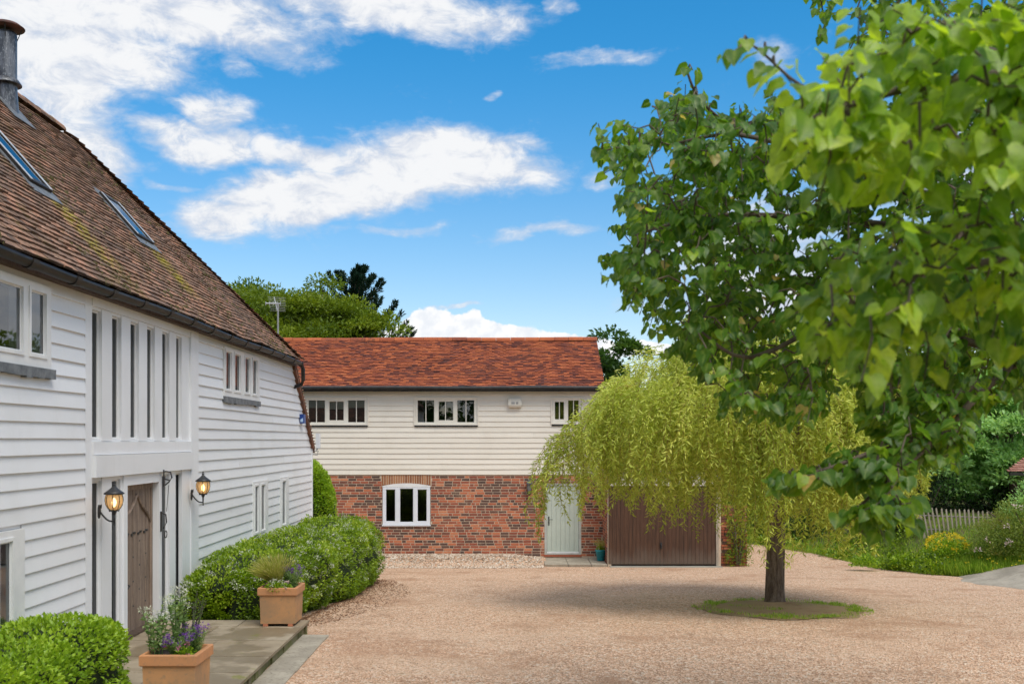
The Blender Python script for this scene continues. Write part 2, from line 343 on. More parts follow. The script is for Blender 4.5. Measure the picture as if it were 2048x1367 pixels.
leaf_mat('acacia_leaves', [(0, (.16, .31, .09)), (.5, (.33, .55, .19)), (1, (.50, .68, .32))], (1.8, 1.7, 1), .35)
leaf_mat('conifer_needles', [(0, (.008, .028, .016)), (1, (.020, .055, .028))], (1, 1, 1), .1)
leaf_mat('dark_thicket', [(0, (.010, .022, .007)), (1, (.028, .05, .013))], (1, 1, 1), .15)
leaf_mat('grass_blades', [(0, (.12, .23, .015)), (.5, (.26, .42, .03)), (1, (.46, .56, .08))], (1.6, 1.6, 1), .35)
leaf_mat('straw_grass', [(0, (.28, .32, .05)), (.5, (.46, .48, .10)), (1, (.66, .58, .26))], (1.4, 1.4, 1), .4)
leaf_mat('sage_leaves', [(0, (.14, .24, .07)), (.5, (.25, .37, .13)), (1, (.42, .52, .24))], (1.4, 1.5, 1), .35)
leaf_mat('rose_leaves', [(0, (.10, .18, .02)), (.6, (.24, .30, .05)), (1, (.36, .26, .08))], (1.5, 1.5, 1), .3)
leaf_mat('white_petals', [(0, (.62, .66, .48)), (1, (.80, .80, .70))], (1, 1, 1), .3, .6, .2)
leaf_mat('pale_pink_petals', [(0, (.75, .52, .50)), (1, (.85, .72, .68))], (1, 1, 1), .3, .6, .2)
leaf_mat('pink_petals', [(0, (.48, .13, .26)), (1, (.70, .30, .42))], (1, 1, 1), .3, .6, .2)
leaf_mat('purple_petals', [(0, (.11, .03, .26)), (1, (.28, .10, .48))], (1, 1, 1), .3, .6, .2)
leaf_mat('dark_spikes', [(0, (.05, .02, .045)), (1, (.13, .07, .11))], (1, 1, 1), .2, .6, .2)
leaf_mat('yellow_petals', [(0, (.70, .52, .02)), (1, (.85, .72, .05))], (1, 1, 1), .3, .6, .2)

# ------------------------------------------------------------------ mesh helpers
WPOS = {}
def tag(o, label=None, cat=None, group=None, kind=None):
    for k, v in (('label', label), ('category', cat), ('group', group), ('kind', kind)):
        if v: o[k] = v
    return o
def empty(name, loc, label, cat, group=None):
    o = bpy.data.objects.new(name, None); o.location = loc; o.empty_display_size = .2
    COL.objects.link(o); WPOS[o] = Vector(loc); return tag(o, label, cat, group)
def link_mesh(name, me, parent, loc=None):
    o = bpy.data.objects.new(name, me); COL.objects.link(o)
    if parent is not None: o.parent = parent; WPOS[o] = WPOS[parent]
    else: o.location = loc or (0, 0, 0); WPOS[o] = Vector(loc or (0, 0, 0))
    return o
class MB:
    def __init__(s): s.v = []; s.f = []; s.r = []; s.rv = 0.5
    def face(s, pts, rv=None):
        b = len(s.v); s.v += [tuple(p) for p in pts]; s.f.append(tuple(range(b, b+len(pts)))); s.r += [s.rv if rv is None else rv]*len(pts)
    def hexa(s, p, rv=None):   # p: 8 points, 0-3 bottom loop, 4-7 top loop
        b = len(s.v); s.v += [tuple(q) for q in p]; s.r += [s.rv if rv is None else rv]*8
        for f in ((0,3,2,1),(4,5,6,7),(0,1,5,4),(1,2,6,5),(2,3,7,6),(3,0,4,7)): s.f.append(tuple(b+i for i in f))
    def box(s, x0, x1, y0, y1, z0, z1, rv=None):
        s.hexa([(x0,y0,z0),(x1,y0,z0),(x1,y1,z0),(x0,y1,z0),(x0,y0,z1),(x1,y0,z1),(x1,y1,z1),(x0,y1,z1)], rv)
    def fbox(s, F, u0, u1, z0, z1, n0, n1, rv=None):
        s.hexa([F(u0,z0,n0),F(u1,z0,n0),F(u1,z0,n1),F(u0,z0,n1),F(u0,z1,n0),F(u1,z1,n0),F(u1,z1,n1),F(u0,z1,n1)], rv)
    def ring(s, c, ax, r, n, rv=None, up=None, ry=None):
        ax = Vector(ax).normalized(); up = Vector(up) if up else (Vector((0,0,1)) if abs(ax.z) < .9 else Vector((1,0,0)))
        a = ax.cross(up).normalized(); b = a.cross(ax).normalized(); i0 = len(s.v); c = Vector(c)
        for k in range(n):
            t = 2*math.pi*k/n; s.v.append(tuple(c+a*math.cos(t)*r+b*math.sin(t)*(ry or r))); s.r.append(s.rv if rv is None else rv)
        return i0
    def tube(s, pts, rad, n=8, caps=True, rv=None):
        pts = [Vector(p) for p in pts]; rads = rad if isinstance(rad, (list, tuple)) else [rad]*len(pts)
        st = []
        for i, p in enumerate(pts):
            d = (pts[min(i+1, len(pts)-1)]-pts[max(i-1, 0)])
            if d.length < 1e-6: d = Vector((0,0,1))
            dn = d.normalized()
            st.append(s.ring(p, d, rads[i], n, rv, up=(0,0,1) if abs(dn.z) < .95 else (1,0,0)))
        for a, b in zip(st, st[1:]):
            for k in range(n): s.f.append((a+k, a+(k+1)%n, b+(k+1)%n, b+k))
        if caps:
            s.f.append(tuple(st[0]+k for k in range(n))[::-1]); s.f.append(tuple(st[-1]+k for k in range(n)))
    def lathe(s, c, prof, n=16, rv=None):
        c = Vector(c); st = []
        for r, z in prof:
            i0 = len(s.v)
            for k in range(n):
                t = 2*math.pi*k/n; s.v.append((c.x+r*math.cos(t), c.y+r*math.sin(t), c.z+z)); s.r.append(s.rv if rv is None else rv)
            st.append(i0)
        for a, b in zip(st, st[1:]):
            for k in range(n): s.f.append((a+k, a+(k+1)%n, b+(k+1)%n, b+k))
        s.f.append(tuple(st[0]+k for k in range(n))[::-1]); s.f.append(tuple(st[-1]+k for k in range(n)))
    def build(s, name, mat, parent=None, loc=None, smooth=False):
        base = WPOS[parent] if parent is not None else Vector(loc or (0,0,0))
        me = bpy.data.meshes.new(name); me.from_pydata([(x-base.x, y-base.y, z-base.z) for x, y, z in s.v], [], s.f)
        me.materials.append(MATS[mat]); a = me.attributes.new('rnd', 'FLOAT', 'POINT'); a.data.foreach_set('value', s.r)
        if smooth: me.polygons.foreach_set('use_smooth', [True]*len(me.polygons))
        me.update(); return link_mesh(name, me, parent, loc)

# batch instancing of small leaf shapes into one mesh
def tpl_diamond(wd=.5, fold=.12):
    return np.array([(0,0,0),(wd/2,.45,fold),(0,1,-.05),(-wd/2,.45,fold)], float), [(0,1,2),(0,2,3)]
def tpl_lime():
    out = [(.17,.08),(.40,.02),(.52,-.22),(.47,-.48),(.32,-.74),(.13,-.95)]
    V = [(0,0),(0,-.33),(0,-.66),(0,-1.1)]+out+[(-x,y) for x, y in out]
    V = np.array([(x*(1+.0*y), -y, .26*abs(x)-.22*y*y+.05*math.sin(y*9)*abs(x)*2) for x, y in V], float)
    F = []
    for o, fl in ((4, 1), (10, -1)):
        for f in ((0,o,o+1),(0,o+1,o+2,1),(1,o+2,o+3),(1,o+3,o+4,2),(2,o+4,o+5,3)): F.append(f[::fl])
    return V, F
def frames(d, nh):
    d = d/np.linalg.norm(d, axis=1, keepdims=True)
    x = np.cross(d, nh); x /= np.linalg.norm(x, axis=1, keepdims=True)+1e-9
    z = np.cross(x, d); return np.stack([x, d, z], axis=1)      # rows: images of template axes
def leaves(name, tpl, pos, d, nh, size, mat, parent=None, rnd=None, smooth=False, loc=None, extra=None, midrib=False):
    V, F = tpl; n = len(pos); pos = np.asarray(pos, float)
    base = np.array(WPOS[parent] if parent is not None else (loc or (0,0,0)))
    M = frames(np.asarray(d, float), np.asarray(nh, float)); size = np.broadcast_to(np.asarray(size, float), (n,))
    W = (pos-base)[:, None, :] + np.einsum('vk,nkj->nvj', V, M)*size[:, None, None]
    k = len(V); W = W.reshape(-1, 3)
    lens = np.array([len(f) for f in F]); flat = np.concatenate([np.array(f) for f in F])
    loops = (flat[None, :]+np.arange(n)[:, None]*k).ravel(); tot = np.tile(lens, n)
    r = rng.random(n) if rnd is None else np.asarray(rnd, float); r = np.repeat(np.clip(r, 0, 1), k)
    if extra:
        ev, ef, er = extra; ev = np.asarray(ev, float)-base; off = len(W)
        W = np.vstack([W, ev]); r = np.concatenate([r, np.full(len(ev), er)])
        loops = np.concatenate([loops, np.concatenate([np.array(f) for f in ef])+off]); tot = np.concatenate([tot, np.array([len(f) for f in ef])])
    me = bpy.data.meshes.new(name); me.vertices.add(len(W)); me.vertices.foreach_set('co', W.ravel())
    me.loops.add(len(loops)); me.loops.foreach_set('vertex_index', loops.astype(np.int32))
    me.polygons.add(len(tot)); st = np.concatenate([[0], np.cumsum(tot)[:-1]]).astype(np.int32)
    me.polygons.foreach_set('loop_start', st); me.polygons.foreach_set('loop_total', tot.astype(np.int32))
    if smooth: me.polygons.foreach_set('use_smooth', np.ones(len(tot), bool))
    if midrib:
        mv_ = np.tile((np.abs(V[:, 0]) < 1e-6).astype(np.float32), n); aa = me.attributes.new('midrib', 'FLOAT', 'POINT')
        aa.data.foreach_set('value', np.concatenate([mv_, np.zeros(len(W)-len(mv_), np.float32)]))
    me.update(calc_edges=True); a = me.attributes.new('rnd', 'FLOAT', 'POINT'); a.data.foreach_set('value', r.astype(np.float32))
    me.materials.append(MATS[mat]); return link_mesh(name, me, parent, loc)
def rdir(n): 
    v = rng.normal(size=(n, 3)); return v/np.linalg.norm(v, axis=1, keepdims=True)
def at(x, y, Y): return Vector(((x-VX)/FPX*Y, Y, CH+(HY-y)/FPX*Y))

# ------------------------------------------------------------------ ground
def sstep(a, b, x):
    t = min(max((x-a)/(b-a), 0), 1); return t*t*(3-2*t)
def gz(x, y):
    t = min(max(y, 12.3), 26.9); z = .70-.0617*(t-12.3)
    if y > 11: z = z*sstep(11, 13.5, y)+.70*(1-sstep(11, 13.5, y)) if y < 13.5 else z
    return z
def grid(name, xs, ys, zf, mat, **k):
    me = bpy.data.meshes.new(name); nx, ny = len(xs), len(ys)
    me.from_pydata([(x, y, zf(x, y)) for y in ys for x in xs], [], [(j*nx+i, j*nx+i+1, (j+1)*nx+i+1, (j+1)*nx+i) for j in range(ny-1) for i in range(nx-1)])
    me.materials.append(MATS[mat]); me.polygons.foreach_set('use_smooth', [True]*len(me.polygons)); me.update()
    o = link_mesh(name, me, None); return tag(o, **k)
def far(n0, n1, step, lim): 
    a = [n0-lim, n0-lim*.3, n0-40, n0-12]; b = [n1+12, n1+40, n1+lim*.3, n1+lim]
    return a+[n0+i*step for i in range(int(round((n1-n0)/step))+1)]+b
grid('ground', far(-30, 30, 3, 900), far(-10, 60, 3, 900), lambda x, y: gz(x, y)-.06, 'meadow', kind='structure')
def yard_z(x, y):
    z = gz(x, y)+.012*noise.noise(Vector((x*.5, y*.5, 0)))
    z -= .035*math.exp(-((x-(-.9+.10*y-.002*y*y))/.30)**2)+.035*math.exp(-((x-(.75+.10*y-.002*y*y))/.30)**2) if y < 26 else 0
    return z
grid('gravel_yard', [-9+i*.25 for i in range(93)], [2+i*.25 for i in range(161)], yard_z, 'gravel', kind='structure')

# loose stones lying on the gravel (densest towards the camera)
n = 26000
yy = 9.0+17.5*rng.random(n)**1.7; xx = (rng.random(n)-.5)*2*(.56*yy)+.0
keep = (xx > -2.2) | (yy > 14.5); keep &= xx > -4.3; keep &= xx < 10; xx, yy = xx[keep], yy[keep]
pz = np.array([yard_z(a, b)+.001 for a, b in zip(xx, yy)])
TP = (np.array([(0,0,.42),(.5,0,0),(.1,.42,0),(-.45,.2,0),(-.3,-.38,0),(.25,-.42,0)], float), [(0,1,2),(0,2,3),(0,3,4),(0,4,5),(0,5,1)])
def stones(name, xs, ys, zs, sz, mat):
    n = len(xs); a = rng.random(n)*6.283; d = np.stack([np.cos(a), np.sin(a), np.zeros(n)], 1)
    return tag(leaves(name, TP, np.stack([xs, ys, zs], 1), d, np.tile([0,0,1.], (n,1)), sz, mat), kind='stuff')
stones('loose_gravel', xx, yy, pz, .008+.012*rng.random(len(xx))**2, 'pebbles_tan')

# pale stone strip along the foot of the brick wall
grid('stone_strip', [-5.5+i*.2 for i in range(34)], [26.55, 26.8, 27.1, 27.5, 28.03], lambda x, y: yard_z(x, y)+.004+.2*sstep(26.6, 27.7, y)*(1-.45*sstep(-.2, 1.2, x)), 'gravel', kind='structure')
n = 5200; xs = -5.3+rng.random(n)*6.3; ys = 27.98-1.9*rng.random(n)**1.4
zs = np.array([yard_z(a, b)+.006+.2*sstep(26.6, 27.7, b)*(1-.45*sstep(-.2, 1.2, a)) for a, b in zip(xs, ys)])
stones('pale_shingle', xs, ys, zs, .03+.04*rng.random(n), 'pebbles')

# ------------------------------------------------------------------ openings, walls, boards
def wall_panel(F, u0, u1, z0, z1, holes, n0, n1, mb):
    us = sorted({u0, u1, *[h[0] for h in holes], *[h[1] for h in holes]}); zs = sorted({z0, z1, *[h[2] for h in holes], *[h[3] for h in holes]})
    us = [u for u in us if u0 <= u <= u1]; zs = [z for z in zs if z0 <= z <= z1]
    def solid(i, j):
        if i < 0 or j < 0 or i >= len(us)-1 or j >= len(zs)-1: return False
        u = (us[i]+us[i+1])/2; z = (zs[j]+zs[j+1])/2
        return not any(h[0] < u < h[1] and h[2] < z < h[3] for h in holes)
    for i in range(len(us)-1):
        for j in range(len(zs)-1):
            if not solid(i, j): continue
            a, b, c, d = us[i], us[i+1], zs[j], zs[j+1]
            mb.face([F(a,c,n1),F(b,c,n1),F(b,d,n1),F(a,d,n1)]); mb.face([F(a,c,n0),F(b,c,n0),F(b,d,n0),F(a,d,n0)])
            if not solid(i-1, j): mb.face([F(a,c,n0),F(a,c,n1),F(a,d,n1),F(a,d,n0)])
            if not solid(i+1, j): mb.face([F(b,c,n0),F(b,c,n1),F(b,d,n1),F(b,d,n0)])
            if not solid(i, j-1): mb.face([F(a,c,n0),F(b,c,n0),F(b,c,n1),F(a,c,n1)])
            if not solid(i, j+1): mb.face([F(a,d,n0),F(b,d,n0),F(b,d,n1),F(a,d,n1)])
def boards(mb, F, u0, u1, z0, z1, holes, gauge, uend=None, joints=.12, seg=.7, t=.026):
    nrow = int(round((z1-z0)/gauge)); g = (z1-z0)/nrow
    for r in range(nrow):
        zb = z0+r*g; zt = zb+g+.004; zm = zb+g/2
        hi = uend(zb+g*.75) if uend else u1
        iv = [(u0, hi)]
        for h in holes:
            if h[2] < zm < h[3]:
                nx = []
                for a, b in iv:
                    if h[1] <= a or h[0] >= b: nx.append((a, b)); continue
                    if h[0] > a: nx.append((a, h[0]))
                    if h[1] < b: nx.append((h[1], b))
                iv = nx
        ph = random.random()*50
        for a, b in iv:
            cuts = [a]; 
            while b-cuts[-1] > 5: cuts.append(cuts[-1]+2.2+2.6*random.random())
            cuts.append(b)
            for k, (ca, cb) in enumerate(zip(cuts, cuts[1:])):
                rv = random.random(); off = random.uniform(-.002, .002)
                n = max(1, int((cb-ca)/seg)); us = [ca+(cb-ca)*i/n for i in range(n+1)]
                if k < len(cuts)-2: us[-1] -= .003
                def row(u):
                    dz = .0045*noise.noise(Vector((u*.9, ph, 0)))+.002*noise.noise(Vector((u*3.1, ph, 4)))
                    w = .004*noise.noise(Vector((u*.7, ph, 9)))
                    return F(u, zb+dz, .004), F(u, zb+dz, t+off+w), F(u, zb+dz+.004, t+off+w+.001), F(u, zt, .007+w*.5)
                rows = [row(u) for u in us]; b0 = len(mb.v)
                for q in rows: mb.v += q; mb.r += [rv]*4
                for i in range(n):
                    for j in range(3): mb.f.append((b0+4*i+j, b0+4*i+4+j, b0+4*i+5+j, b0+4*i+1+j))
                mb.f.append((b0, b0+1, b0+2, b0+3)); e = b0+4*n; mb.f.append((e, e+1, e+2, e+3))
def pane(F, u0, u1, z0, z1, n, parent, nout, name='pane', mat='glass'):
    P = [Vector(F(u0,z0,n)), Vector(F(u1,z0,n)), Vector(F(u1,z1,n)), Vector(F(u0,z1,n))]
    if (P[1]-P[0]).cross(P[2]-P[1]).dot(Vector(nout)) < 0: P = P[::-1]
    mb = MB(); mb.face(P); return mb.build(name, mat, parent)
def window(F, nout, parent, u0, u1, z0, z1, lights, fr=.05, n_f=.03, n_b=-.07, mat='window_paint', sill=None, bars=(), n_g=-.035, zin=None, blind=0, label=None, sillmat='lead', lip=None):
    """lights: list of (u0,u1,z0,z1) clear openings inside the frame; bars: u positions of slim glazing bars"""
    mb = MB(); us0 = sorted(lights); wz0, wz1 = z0, z1
    holes = [(a, b, c, d) for a, b, c, d in lights]
    wall_panel(F, u0, u1, z0, z1, holes, n_b, n_f, mb)
    if lip:
        mb2 = lip
    w = mb.build('window', mat, parent)
    if label: w['label'] = label
    # sash rebates
    for a, b, c, d in lights:
        pane(F, a-.004, b+.004, c-.004, d+.004, n_g, w, nout)
        s = MB(); t = .012
        for q in ((a, a+t, c, d), (b-t, b, c, d), (a+t, b-t, c, c+t), (a+t, b-t, d-t, d)): s.fbox(F, q[0], q[1], q[2], q[3], n_g+.002, n_f-.012)
        s.build('glazing_bead', mat, w)
    for u in bars:
        c, d = [(l[2], l[3]) for l in lights if l[0] < u < l[1]][0]
        s = MB(); s.fbox(F, u-.011, u+.011, c, d, n_g+.003, n_f-.008); s.build('glazing_bar', mat, w)
    if blind:
        s = MB()
        for a, b, c, d in lights:
            s.fbox(F, a-.02, b+.02, d-blind, d+.02, n_g-.10, n_g-.085); s.fbox(F, a-.02, b+.02, d-blind-.025, d-blind-.001, n_g-.105, n_g-.08)
        s.build('blind', 'blind', w)
    if sill:
        s = MB(); nn = 14
        for i in range(nn):
            a = u0-sill[2]+(u1-u0+2*sill[2])*i/nn; b = u0-sill[2]+(u1-u0+2*sill[2])*(i+1)/nn
            dz = sill[0]*random.uniform(.85, 1.15) if sillmat == 'lead' else sill[0]
            s.fbox(F, a, b, z0-dz, z0-.002, .012, sill[1])
        s.build('sill', sillmat, w)
    return w

# ------------------------------------------------------------------ the barn
BX = -4.5
FB = lambda u, z, n: (BX+n, u, z)
def bu(px): return 4.5*FPX/(VX-px)      # depth along the barn wall of a photo column
def bz(px, py): return CH+(HY-py)/(VX-px)*4.5
barn = empty('barn', (BX, 14, .8), 'white weatherboarded barn on the left with a steep mossy brown tiled roof', 'barn')
WINS = {'A': (8.15, bu(94.5), 3.89, 4.70), 'B': (8.2, bu(41), 1.36, 2.39), 'C': (bu(443.5), bu(515), 3.90, 4.70), 'D': (bu(502), bu(532.5), 1.44, 2.47), 'E': (bu(557), bu(574), 1.40, 2.47)}
WL = {'A': 'wide white casement under the gutter at the left edge', 'B': 'white ground floor casement at the bottom left', 'C': 'four-light white casement under the gutter right of the timber bay',
      'D': 'low two-light window right of the second lantern', 'E': 'narrow single window nearest the far corner'}
holes = list(WINS.values())
P1a, P1b, P2a, P2b = bu(167.5), bu(181.5), bu(378), bu(393)
ups = [(bu(a), bu(b)) for a, b in ((182.7,201.8),(222.8,240.9),(259.7,276.2),(293,307.8),(323.2,337.1),(351.2,363.1))]
zU0, zU1 = 3.215, 4.625
los = [(bu(181.8), bu(202)), (bu(222), bu(240.5)), (bu(322), bu(337.5)), (bu(350), bu(364))]
dr = (bu(251.5), bu(315.5)); zL0, zL1 = .88, 2.79; dz1 = 2.665
bay_holes = [(a, b, zU0, zU1) for a, b in ups]+[(a, b, zL0+.02, zL1-.04) for a, b in los]+[(dr[0], dr[1], .86, dz1)]
YE = 20.92
def hip_u(z): return min(22.93, YE+(4.80-z)/.857)
wall = MB(); wall_panel(FB, 2, P1a, .95, 4.86, holes, -.25, 0, wall)
wall_panel(FB, P2b, 20.9, .95, 4.86, holes, -.25, 0, wall)
wall.face([FB(20.9, .95, 0), FB(22.93, .95, 0), FB(22.93, 3.08, 0), FB(20.9, 4.80, 0)])
# end and back walls close the building
wall.face([(BX, 22.93, .6), (-10.3, 22.93, .6), (-10.3, 22.93, 3.0), (BX, 22.93, 3.0)])
wall.face([(-10.3, 2, .6), (-10.3, 22.93, .6), (-10.3, 22.93, 4.8), (-10.3, 2, 4.8)])
wall.face([(-10.3, 2, .6), (BX, 2, .6), (BX, 2, 4.9), (-7.4, 2, 8.2), (-10.3, 2, 4.8)])
wall.face([(-10.3, 2, .75), (BX-.2, 2, .75), (BX-.2, 22.9, .75), (-10.3, 22.9, .75)])
wall.build('wall', 'white_paint', barn)
bd = MB(); boards(bd, FB, 2, P1a-.004, 1.16, 4.80, holes, .157, t=.028); bd.build('weatherboarding', 'white_paint', barn)
bd = MB(); boards(bd, FB, P2b+.004, 21, 1.16, 4.80, holes, .157, uend=hip_u, t=.028)
bd.build('weatherboarding', 'white_paint', barn)
pl = MB(); pl.fbox(FB, 2, P1a, .4, 1.16, -.2, -.012); pl.fbox(FB, P2b, 22.9, -.1, 1.16, -.2, -.012); pl.build('plinth', 'bricks', barn)
# door bay
by = MB(); wall_panel(FB, P1b, P2a, .80, 4.86, bay_holes, -.07, 0, by); by.build('timber_bay', 'white_paint', barn)
inn = MB(); wall_panel(FB, P1b, P2a, .80, 4.86, bay_holes, -.24, -.075, inn); inn.build('bay_lining', 'white_paint', barn)
for a, b, ww in ((P1a, P1b, .014), (P2a, P2b, .032)):
    s = MB(); s.fbox(FB, a, b, .86, 4.84, -.2, ww, random.random()); s.build('post', 'white_paint', barn)
s = MB(); s.fbox(FB, P2a-.36, P2a-.003, .86, 2.79, -.03, .018, .2); s.build('post', 'white_paint', barn)
s = MB(); s.fbox(FB, P1b+.002, P2a-.002, 3.04, 3.185, .002, .030, .15); s.build('sill_beam', 'white_paint', barn)
s = MB(); s.fbox(FB, P1b+.002, P2a+.02, 2.795, 3.035, .002, .060, .6); s.build('lintel_beam', 'white_paint', barn)
s = MB(); s.fbox(FB, P1b+.002, P2a-.002, 4.66, 4.85, .002, .022, .4); s.build('top_beam', 'white_paint', barn)
for k, (a, b, c, d) in enumerate(bay_holes[:-1]):
    f = MB(); fr = .022
    for q in ((a+.001, a+fr, c, d), (b-fr, b-.001, c, d), (a+fr, b-fr, c+.001, c+fr), (a+fr, b-fr, d-fr, d-.001)): f.fbox(FB, *q, -.066, -.030)
    wn = f.build('narrow_window', 'window_paint', barn); pane(FB, a+fr-.003, b-fr+.003, c+fr-.003, d-fr+.003, -.044, wn, (1, 0, 0), mat='slot_glass')
# studs stand a little proud of the infill, edges eased
for (a, b), (c, d) in zip(ups, ups[1:]):
    s = MB(); s.fbox(FB, b+.004, c-.004, zU0-.02, zU1+.03, .001, .010, random.random()); s.build('stud', 'white_paint', barn)
for a, b in ((los[0][1], los[1][0]), (los[2][1], los[3][0])):
    s = MB(); s.fbox(FB, a+.004, b-.004, .86, 2.792, .001, .010, random.random()); s.build('stud', 'white_paint', barn)
# door with ogee tracery
df = MB(); df.fbox(FB, dr[0]-.11, dr[0], .86, 2.79, .001, .022, .1); df.fbox(FB, dr[1], dr[1]+.09, .86, 2.79, .001, .022, .1); df.fbox(FB, dr[0]+.001, dr[1]-.001, dz1, 2.788, .001, .020, .3)
df.build('door_frame', 'white_paint', barn)
d = MB(); npk = 5; wv_ = (dr[1]-dr[0]-.02)/npk
for i in range(npk):
    a = dr[0]+.01+i*wv_; d.fbox(FB, a+.003, a+wv_-.003, .875, dz1-.004, -.115, -.078-.004*(i % 2), random.random())
door = d.build('door', 'weathered_oak', barn); door['label'] = 'weathered grey oak plank door with a carved pointed arch'
dc = (dr[0]+dr[1])/2; hw = (dr[1]-dr[0])/2-.07
s = MB()
for sg in (-1, 1):
    P = []
    for i in range(15):
        t = i/14; u = dc+sg*hw*(1-t); z = 2.16+.24*math.sin(t*math.pi*.5)**.8+.13*max(0, t-.55)**1.6/.45**1.6
        P.append(FB(u, z, -.068))
    s.tube(P, .020, 6)
    s.tube([FB(dc+sg*hw, .9, -.068), FB(dc+sg*hw, 1.5, -.068), FB(dc+sg*hw, 2.17, -.068)], .018, 6)
s.fbox(FB, dr[0]+.012, dc-hw-.012, .88, dz1-.008, -.079, -.062); s.fbox(FB, dc+hw+.012, dr[1]-.012, .88, dz1-.008, -.079, -.062)
s.fbox(FB, dc-hw-.01, dc+hw+.01, dz1-.07, dz1-.008, -.079, -.062)
s.build('tracery', 'weathered_oak', door)
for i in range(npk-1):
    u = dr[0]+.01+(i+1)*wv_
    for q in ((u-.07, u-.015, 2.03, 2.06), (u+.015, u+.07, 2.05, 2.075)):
        s = MB(); s.fbox(FB, *q, -.079, -.070); s.build('dark_slot', 'black_iron', door)  # raised black strips stand in for the dark of slots cut through the door
for i in range(4):
    for j in range(6):
        z = 1.05+.3*j+(.12 if i % 2 else 0)
        if z > 2.1: continue
        u = dr[0]+.01+(i+1)*wv_+random.uniform(-.01, .01); s = MB(); s.lathe((0, 0, 0), [(.012, 0), (.010, .006), (.003, .010)], 6)
        s.v = [FB(u+a, z+b, -.080+c) for a, b, c in s.v]; s.build('nail', 'black_iron', door)
s = MB(); s.tube([FB(dr[0]+.10, 1.42, -.07), FB(dr[0]+.14, 1.42, -.03), FB(dr[0]+.20, 1.45, -.03), FB(dr[0]+.20, 1.47, -.07)], .009, 6); s.build('handle', 'black_iron', door)
s = MB(); s.fbox(FB, dr[0]-.1, dr[1]+.1, .852, .878, -.1, .05); s.build('threshold', 'dark_oak', barn)
# windows of the barn
def barn_win(key, lights, sill, bars=()):
    u0, u1, z0, z1 = WINS[key]
    wn = window(FB, (1, 0, 0), barn, u0+.003, u1-.003, z0+.002, z1-.003, lights, n_f=.042, n_b=-.08, n_g=.022, sill=sill, bars=bars, label=WL[key])
    # outer trim and sash faces
    s = MB()
    for a, b, c, d in lights:
        m_ = .035
        for q in ((a-m_, a-.003, c-m_, d+m_), (b+.003, b+m_, c-m_, d+m_), (a-.003, b+.003, c-m_, c-.003), (a-.003, b+.003, d+.003, d+m_)): s.fbox(FB, *q, .0425, .055)
    s.build('sash', 'window_paint', wn)
u0, u1, z0, z1 = WINS['A']; L = [(bu(52), bu(82), z0+.13, z1-.09), (8.72, bu(35), z0+.13, z1-.09), (8.27, 8.60, z0+.13, z1-.09)]
barn_win('A', L, (.10, .075, .03))
u0, u1, z0, z1 = WINS['B']; barn_win('B', [(8.75, bu(14), z0+.13, z1-.10), (8.30, 8.62, z0+.13, z1-.10)], (.05, .075, .02))
u0, u1, z0, z1 = WINS['C']; barn_win('C', [(bu(446), bu(457), z0+.12, z1-.08), (bu(464), bu(475.5), z0+.12, z1-.08), (bu(485), bu(494.5), z0+.12, z1-.08), (bu(500.5), bu(509), z0+.12, z1-.08)], (.10, .06, .01))
u0, u1, z0, z1 = WINS['D']; barn_win('D', [(bu(505), bu(512), z0+.12, z1-.09), (bu(517.5), bu(525), z0+.12, z1-.09)], (.07, .075, .02))
u0, u1, z0, z1 = WINS['E']; barn_win('E', [(bu(560), bu(567), z0+.12, z1-.09)], (.07, .075, .02))

# roof
SL = 1.131; EX, EZ = -4.36, CH+1.72; RX, RZ = -7.41, CH+1.72+SL*3.05; RY = 16.73
def plane_z(x): return EZ+SL*(EX-x)
nrm = Vector((SL, 0, 1)).normalized(); upv = Vector((-1, 0, SL)).normalized(); LSL = Vector((RX-EX, 0, RZ-EZ)).length
def tiles(mb, P0, du, dv, n, nv, gauge, u_rng, width=.165, holes=(), sag=.02, rough=1.0, thick=.013):
    P0 = Vector(P0)
    for j in range(nv):
        v = j*gauge; ua, ub = u_rng(v); st = (width/2 if j % 2 else 0)+random.uniform(-.01, .01); k = math.floor((ua-st)/width)
        while True:
            a = st+k*width; b = a+width-.004; k += 1
            if a >= ub: break
            a = max(a, ua); b = min(b, ub)
            if b-a < .02: continue
            if any(h[0] < (a+b)/2 < h[1] and h[2] < v+gauge*.5 < h[3] for h in holes): continue
            q = random.random; sg = sag*noise.noise(Vector(((a+b)*.35, v*.5, 3)))+.004*rough*(q()-.5)
            t = thick*(1+.5*q()*rough); lift = .020+.006*rough*q(); dvj = .009*rough*(q()-.5)
            h0, h1 = sg+lift+.003*rough*(q()-.5), sg+lift+.003*rough*(q()-.5); hb = sg+.003
            def P(u, vv, h): return P0+du*u+dv*vv+n*h
            v0, v1 = v+dvj, v+gauge+.02
            A, B, C, D = P(a, v0, h0), P(b, v0, h1), P(b, v1, hb), P(a, v1, hb); rv = q()
            bs = len(mb.v); mb.v += [tuple(x) for x in (A, B, C, D, A-n*t, B-n*t, C-n*t, D-n*t)]; mb.r += [rv]*8
            mb.f += [(bs, bs+1, bs+2, bs+3), (bs+5, bs+6, bs+2, bs+1), (bs+7, bs+4, bs, bs+3)]; mb.face([A-n*t, B-n*t, B-n*.002, A-n*.002], 0.0)  # dark tail faces: weathered ends plus a painted shadow line under each course
SK = [(11.20, 11.74, -5.42, -6.25), (14.72, 15.42, -5.52, -6.08)]
sk_h = [(a, b, (EX-x0)/(EX-RX)*LSL, (EX-x1)/(EX-RX)*LSL) for a, b, x0, x1 in SK]
ng = int(LSL/.098)
rf = MB(); tiles(rf, (EX+.03, 0, EZ-.03), Vector((0, 1, 0)), upv, nrm, ng, .098, lambda v: (3, YE-(YE-RY)*v/LSL+.05), holes=sk_h, sag=.05, rough=1.6, thick=.019)
